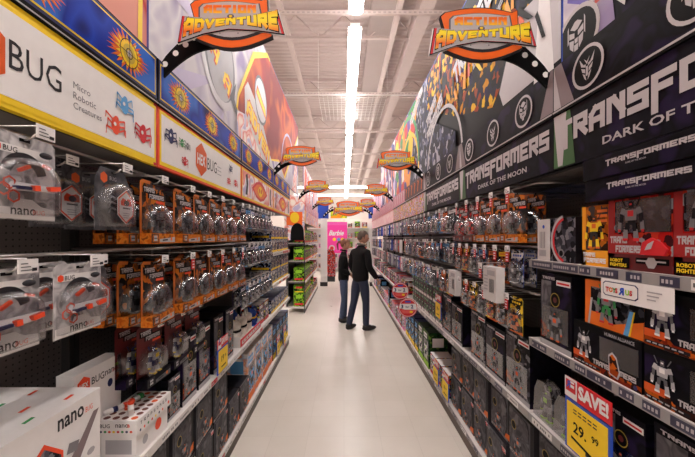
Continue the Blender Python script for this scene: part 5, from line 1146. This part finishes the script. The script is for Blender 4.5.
# ------------------------------------------------------------------ two shoppers
SKIN = mat('skin', (196, 146, 120), .5, var=.03); HAIRM = mat('grey_brown_hair', (78, 62, 52), .6, var=.2, scale=90, bump=.4); HAIRW = mat('auburn_hair', (112, 62, 36), .5, var=.2, scale=90, bump=.4)
COAT = mat('black_jacket_cloth', (17, 16, 18), .85, var=.1, bump=.2, scale=25, spec=.2); COATW = mat('black_wool_cloth', (20, 19, 20), .9, var=.1, bump=.3, scale=40, spec=.2)
JEAN = mat('dark_denim', (38, 44, 66), .85, var=.12, scale=30, bump=.2); JEANW = mat('mid_denim', (62, 74, 100), .85, var=.12, scale=30, bump=.2)
SHOE = mat('dark_leather', (24, 20, 19), .45); COLL = mat('grey_collar', (110, 108, 104), .8); EYEW = mat('eye_white', (225, 220, 215), .3); LIP = mat('lips', (160, 92, 84), .5)
def skin_mesh(chains, sub=2):
    """chains: list of [(x,y,z,r), ...]; points shared by position are welded so limbs grow from one surface"""
    vs, es, rs, ix = [], [], [], {}
    for ch in chains:
        prev = None
        for (x, y, z, r) in ch:
            k = (round(x, 4), round(y, 4), round(z, 4))
            if k not in ix: ix[k] = len(vs); vs.append((x, y, z)); rs.append(r)
            if prev is not None and prev != ix[k]: es.append((prev, ix[k]))
            prev = ix[k]
    me = bpy.data.meshes.new('s'); me.from_pydata(vs, es, []); ob = bpy.data.objects.new('s', me); col.objects.link(ob)
    md = ob.modifiers.new('s', 'SKIN'); md.use_smooth_shade = True; md.branch_smoothing = .6
    for i, r in enumerate(rs):
        rr = r if isinstance(r, tuple) else (r, r); me.skin_vertices[0].data[i].radius = rr; me.skin_vertices[0].data[i].use_root = (i == 0)
    sm = ob.modifiers.new('u', 'SUBSURF'); sm.levels = sub; sm.render_levels = sub
    dg = bpy.context.evaluated_depsgraph_get(); dg.update(); ev = bpy.data.meshes.new_from_object(ob.evaluated_get(dg))
    V = [tuple(v.co) for v in ev.vertices]; F = [tuple(p.vertices) for p in ev.polygons]
    bpy.data.objects.remove(ob); bpy.data.meshes.remove(me); bpy.data.meshes.remove(ev); return V, F
def head_fn(female):
    def f(q):
        x, y, z = q; s = .115
        ny = y/s
        jaw = max(0, -z/s)
        x *= 1-.30*jaw**1.5; y2 = y
        if y < 0:
            y2 = y*(1-.08*jaw)-.012*jaw
            y2 -= .020*math.exp(-((x/.012)**2))*math.exp(-(((z+.012)/.020)**2))      # nose
            y2 -= .006*math.exp(-((x/.03)**2))*math.exp(-(((z+.075)/.02)**2))       # chin
            y2 -= .004*math.exp(-((x/.022)**2))*math.exp(-(((z+.048)/.010)**2))     # mouth
            for sx in (-1, 1): y2 += .008*math.exp(-(((x-sx*.032)/.016)**2))*math.exp(-(((z-.012)/.012)**2))
            y2 -= .004*math.exp(-((x/.05)**2))*math.exp(-(((z-.032)/.010)**2))
        return Vector((x, y2, z))
    return f
def person(lab, loc, rz, pose, h, jm, tm, hairm, female):
    t = thing('person', lab, 'person', 'shoppers in the aisle', loc, rz); k = h/1.78
    S = lambda ch, m=1, dr=0: [(x*k, y*k, z*k, (tuple((a*m+dr)*k for a in r) if isinstance(r, tuple) else (r*m+dr)*k)) for x, y, z, r in ch]
    P = pose; hd = P['head']; pel = P['pelvis']
    trunk = [(pel[0], pel[1], .96, (.135, .10)), (P['waist'][0], P['waist'][1], 1.12, (.125, .095)), (P['chest'][0], P['chest'][1], 1.30, (.13, .095)), (P['chest'][0], P['chest'][1], 1.42, (.09, .065)), (P['neck'][0], P['neck'][1], 1.50, .055), (hd[0], hd[1], 1.60, .052)]
    ls = []; arms = []
    for s, (hip, kn, an) in zip((-1, 1), P['legs']): ls.append([(pel[0], pel[1], .96, (.135, .10)), hip+(.088,), tuple((a+b)/2 for a, b in zip(hip, kn))+(.078,), kn+(.056,), tuple((a*.6+b*.4) for a, b in zip(kn, an))+(.055,), an+(.036,)])
    for sh, el, wr in P['arms']: arms.append([(P['chest'][0], P['chest'][1], 1.42, (.09, .065)), sh+(.046,), tuple((a+b)/2 for a, b in zip(sh, el))+(.05,), el+(.042,), tuple((a+b)/2 for a, b in zip(el, wr))+(.04,), wr+(.028,)])
    # whole body surface with feet, hands with five fingers and the head
    b = MB(); ch = [S(trunk)]+[S(c, .93) for c in ls]+[S(c, .9) for c in arms]
    fixed = {}
    for c in ch:
        for i, p in enumerate(c): fixed.setdefault((round(p[0], 4), round(p[1], 4), round(p[2], 4)), p)
    V, F = skin_mesh(ch); b.add(V, F, SKIN, True)
    for (sh, el, wr), s in zip(P['arms'], (-1, 1)):
        d = (Vector(wr)-Vector(el)).normalized(); d = (d*.6+Vector((0, -.25, -.55))).normalized() if P['hang'] else d
        side = Vector((s, 0, 0)); fw = side.cross(d).normalized()
        if fw.y > 0: fw = -fw
        side = d.cross(fw).normalized(); w0 = Vector(wr); palm = w0+d*.075
        V, F = skin_mesh([S([tuple(w0)+(.026,), tuple(w0+d*.03)+((.034, .018),), tuple(palm)+((.040, .016),)])], 1); b.add(V, F, SKIN, True)
        for i, (o, L) in enumerate(((-.030, .062), (-.010, .074), (.011, .070), (.030, .055))):
            a = palm-d*.01+fw*-o; cdir = side*-s*.0
            inn = Vector((-s, 0, 0))
            q = [a, a+d*L*.45, a+d*L*.78+inn*.012, a+d*L*.98+inn*.030]
            V, F = skin_mesh([S([tuple(p)+(.0095-.001*j,) for j, p in enumerate(q)])], 1); b.add(V, F, SKIN, True)
        th = w0+d*.03+fw*.028; q = [w0+d*.025+fw*.015, th+fw*.012+d*.01, th+fw*.026+d*.035, th+fw*.022+d*.058]
        V, F = skin_mesh([S([tuple(p)+(.011-.001*j,) for j, p in enumerate(q)])], 1); b.add(V, F, SKIN, True)
    hc = Vector((hd[0], hd[1]-.012, 1.675))*k; old = b.M
    b.M = Matrix.Translation(hc) @ Matrix.Rotation(P['turn'], 4, 'Z') @ Matrix.Rotation(P.get('nod', 0), 4, 'X')
    HM = b.M; b.ball((0, 0, 0), .115*k, SKIN, 22, (.70, .86, 1.0), head_fn(female))
    for s in (-1, 1):
        b.ball((s*.078*k, .01*k, 0), .03*k, SKIN, 8, (.35, .6, 1))
        b.ball((s*.031*k, -.083*k, .012*k), .0125*k, EYEW, 8, (1.1, .8, .8)); b.ball((s*.031*k, -.091*k, .012*k), .0058*k, BLACK, 6)
        b.box(s*.031*k-.015*k, s*.031*k+.015*k, -.100*k, -.094*k, .031*k, .036*k, hairm)
    b.ball((0, -.100*k, -.048*k), .016*k, LIP, 8, (1.3, .4, .35)); b.M = None
    body = b.build('body', t)
    # hair
    b = MB(); b.M = HM
    def hf(q):
        x, y, z = q; lim = .045*k if y < -.03*k else (-.02*k if y < .03*k else -.065*k)
        n = 1+.03*noise.noise(q*60)
        return Vector((x*n, y*n, max(z, lim)))
    b.ball((0, .006*k, .008*k), .121*k, hairm, 18, (.73, .88, 1.0), hf)
    for s in (-1, 1): b.ball((s*.072*k, -.01*k, -.0*k), .02*k, hairm, 8, (.4, .8, 1.5))
    if female:
        b.tube([(0, .10*k, .05*k), (0, .15*k, .05*k), (0, .175*k, .0), (0, .165*k, -.07*k), (0, .15*k, -.13*k)], .030*k, hairm, 10, r1=.012*k); b.ball((0, .105*k, .045*k), .04*k, hairm, 8); b.ball((0, -.055*k, .075*k), .05*k, hairm, 8, (1.1, .8, .5))
    b.M = None; b.build('hair', t)
    # trousers
    b = MB(); V, F = skin_mesh([S([(pel[0], pel[1], 1.10, (.145, .11)), (pel[0], pel[1], .96, (.155, .12))])]+[S([(a[0], a[1], a[2], a[3]) for a in c], 1.06, .006) if 0 else S([c[0]]+[tuple(p[:3])+((p[3]*1.03+.010),) for p in c[1:-1]]+[tuple(c[-1][:2])+(c[-1][2]-.02, .058)]) for c in ls]); b.add(V, F, tm, True); b.build('trousers', t)
    # jacket
    b = MB(); jt = [(pel[0], pel[1], P['hem'], (.20, .15)), (pel[0], pel[1], 1.0, (.185, .14)), (P['waist'][0], P['waist'][1], 1.14, (.180, .135)), (P['chest'][0], P['chest'][1], 1.30, (.195, .145)), (P['chest'][0], P['chest'][1], 1.42, (.165, .118)), (P['neck'][0], P['neck'][1], 1.50, .078), (P['neck'][0], P['neck'][1], 1.535, .072)]
    if female: jt = [(x, y, z, tuple(a*.9 for a in r) if isinstance(r, tuple) else r*.9) for x, y, z, r in jt]
    V, F = skin_mesh([S(jt)]+[S([(P['chest'][0], P['chest'][1], 1.42, jt[4][3])]+[tuple(p[:3])+(p[3]+(.026 if q == 0 else .018),) for q, p in enumerate(c[1:])]) for c in arms]); b.add(V, F, jm, True); b.build('jacket', t)
    b = MB(); n = P['neck']; b.tube([((n[0]+.066*math.cos(a))*k, (n[1]+.066*math.sin(a))*k, (1.545+.012*math.sin(a))*k) for a in [2*PI*i/18 for i in range(19)]], .018*k, jm if female else COLL, 8, cap=False); b.build('collar', t)
    for s, (hip, kn, an) in zip((-1, 1), P['legs']):
        b = MB(); old = Matrix.Translation((an[0]*k, an[1]*k, 0)) @ Matrix.Rotation(P['toe'][0 if s < 0 else 1], 4, 'Z')
        b.M = old; f = .92 if female else 1
        def sf(q):
            x, y, z = q; return Vector((x*(1-.15*max(0, y/.14)), y, max(z*(1.0 if y > -.02 else .75), -.044)))
        b.ball((0, -.065*k, .0445*k), .14*k*f, SHOE, 12, (.33, 1.0, .42), sf); b.ball((0, .01*k, .075*k), .05*k, SHOE, 8, (.9, 1.1, .9)); b.M = None; b.build('shoe', t)
    return t
man = dict(pelvis=(0, .0), waist=(0, .01), chest=(0, .0), neck=(0, -.02), head=(0, -.05), turn=-.55, nod=.12, hem=.84, hang=True,
    legs=[((-.09, 0, .90), (-.10, -.05, .50), (-.11, -.04, .09)), ((.09, .01, .90), (.11, .06, .50), (.13, .17, .09))],
    arms=[((-.205, 0, 1.42), (-.27, .02, 1.15), (-.28, -.15, .94)), ((.205, 0, 1.42), (.27, .02, 1.15), (.26, -.12, .93))], toe=(-.25, .2))
woman = dict(pelvis=(0, 0), waist=(0, .0), chest=(0, .01), neck=(0, -.005), head=(0, -.03), turn=-.1, nod=.05, hem=.83, hang=False,
    legs=[((-.08, 0, .90), (-.075, -.01, .50), (-.07, .05, .09)), ((.08, 0, .90), (.075, -.03, .50), (.075, -.02, .09))],
    arms=[((-.165, .01, 1.41), (-.21, .06, 1.15), (-.13, -.13, 1.03)), ((.165, .01, 1.41), (.21, .05, 1.15), (.14, -.13, 1.03))], toe=(-.15, .15))
person('man in black jacket and dark jeans looking at the right shelf, back half turned', (.30, 5.95, 0), PI/2+.62, man, 1.79, COAT, JEAN, HAIRM, False)
person('woman in black jacket and blue jeans with tied auburn hair, facing the right shelf', (-.01, 6.5, 0), PI/2+.05, woman, 1.64, COATW, JEANW, HAIRW, True)
# ------------------------------------------------------------------ camera and render look
cam = bpy.data.cameras.new('camera'); co = bpy.data.objects.new('camera', cam); col.objects.link(co)
co.location = (0, 0, CAMZ); co.rotation_euler = (PI/2, 0, 0)
cam.sensor_width = 36; cam.lens = 326/695*36; cam.shift_x = 3.5/695; cam.shift_y = 9.5/695; cam.clip_start = .02; cam.clip_end = 100
sc = bpy.context.scene; sc.camera = co
w = bpy.data.worlds.new('world'); sc.world = w; w.use_nodes = True
w.node_tree.nodes['Background'].inputs[0].default_value = (.9, .85, .8, 1); w.node_tree.nodes['Background'].inputs[1].default_value = .3
sc.view_settings.view_transform = 'Standard'; sc.view_settings.look = 'None'; sc.view_settings.gamma = 1; sc.view_settings.exposure = 0.56
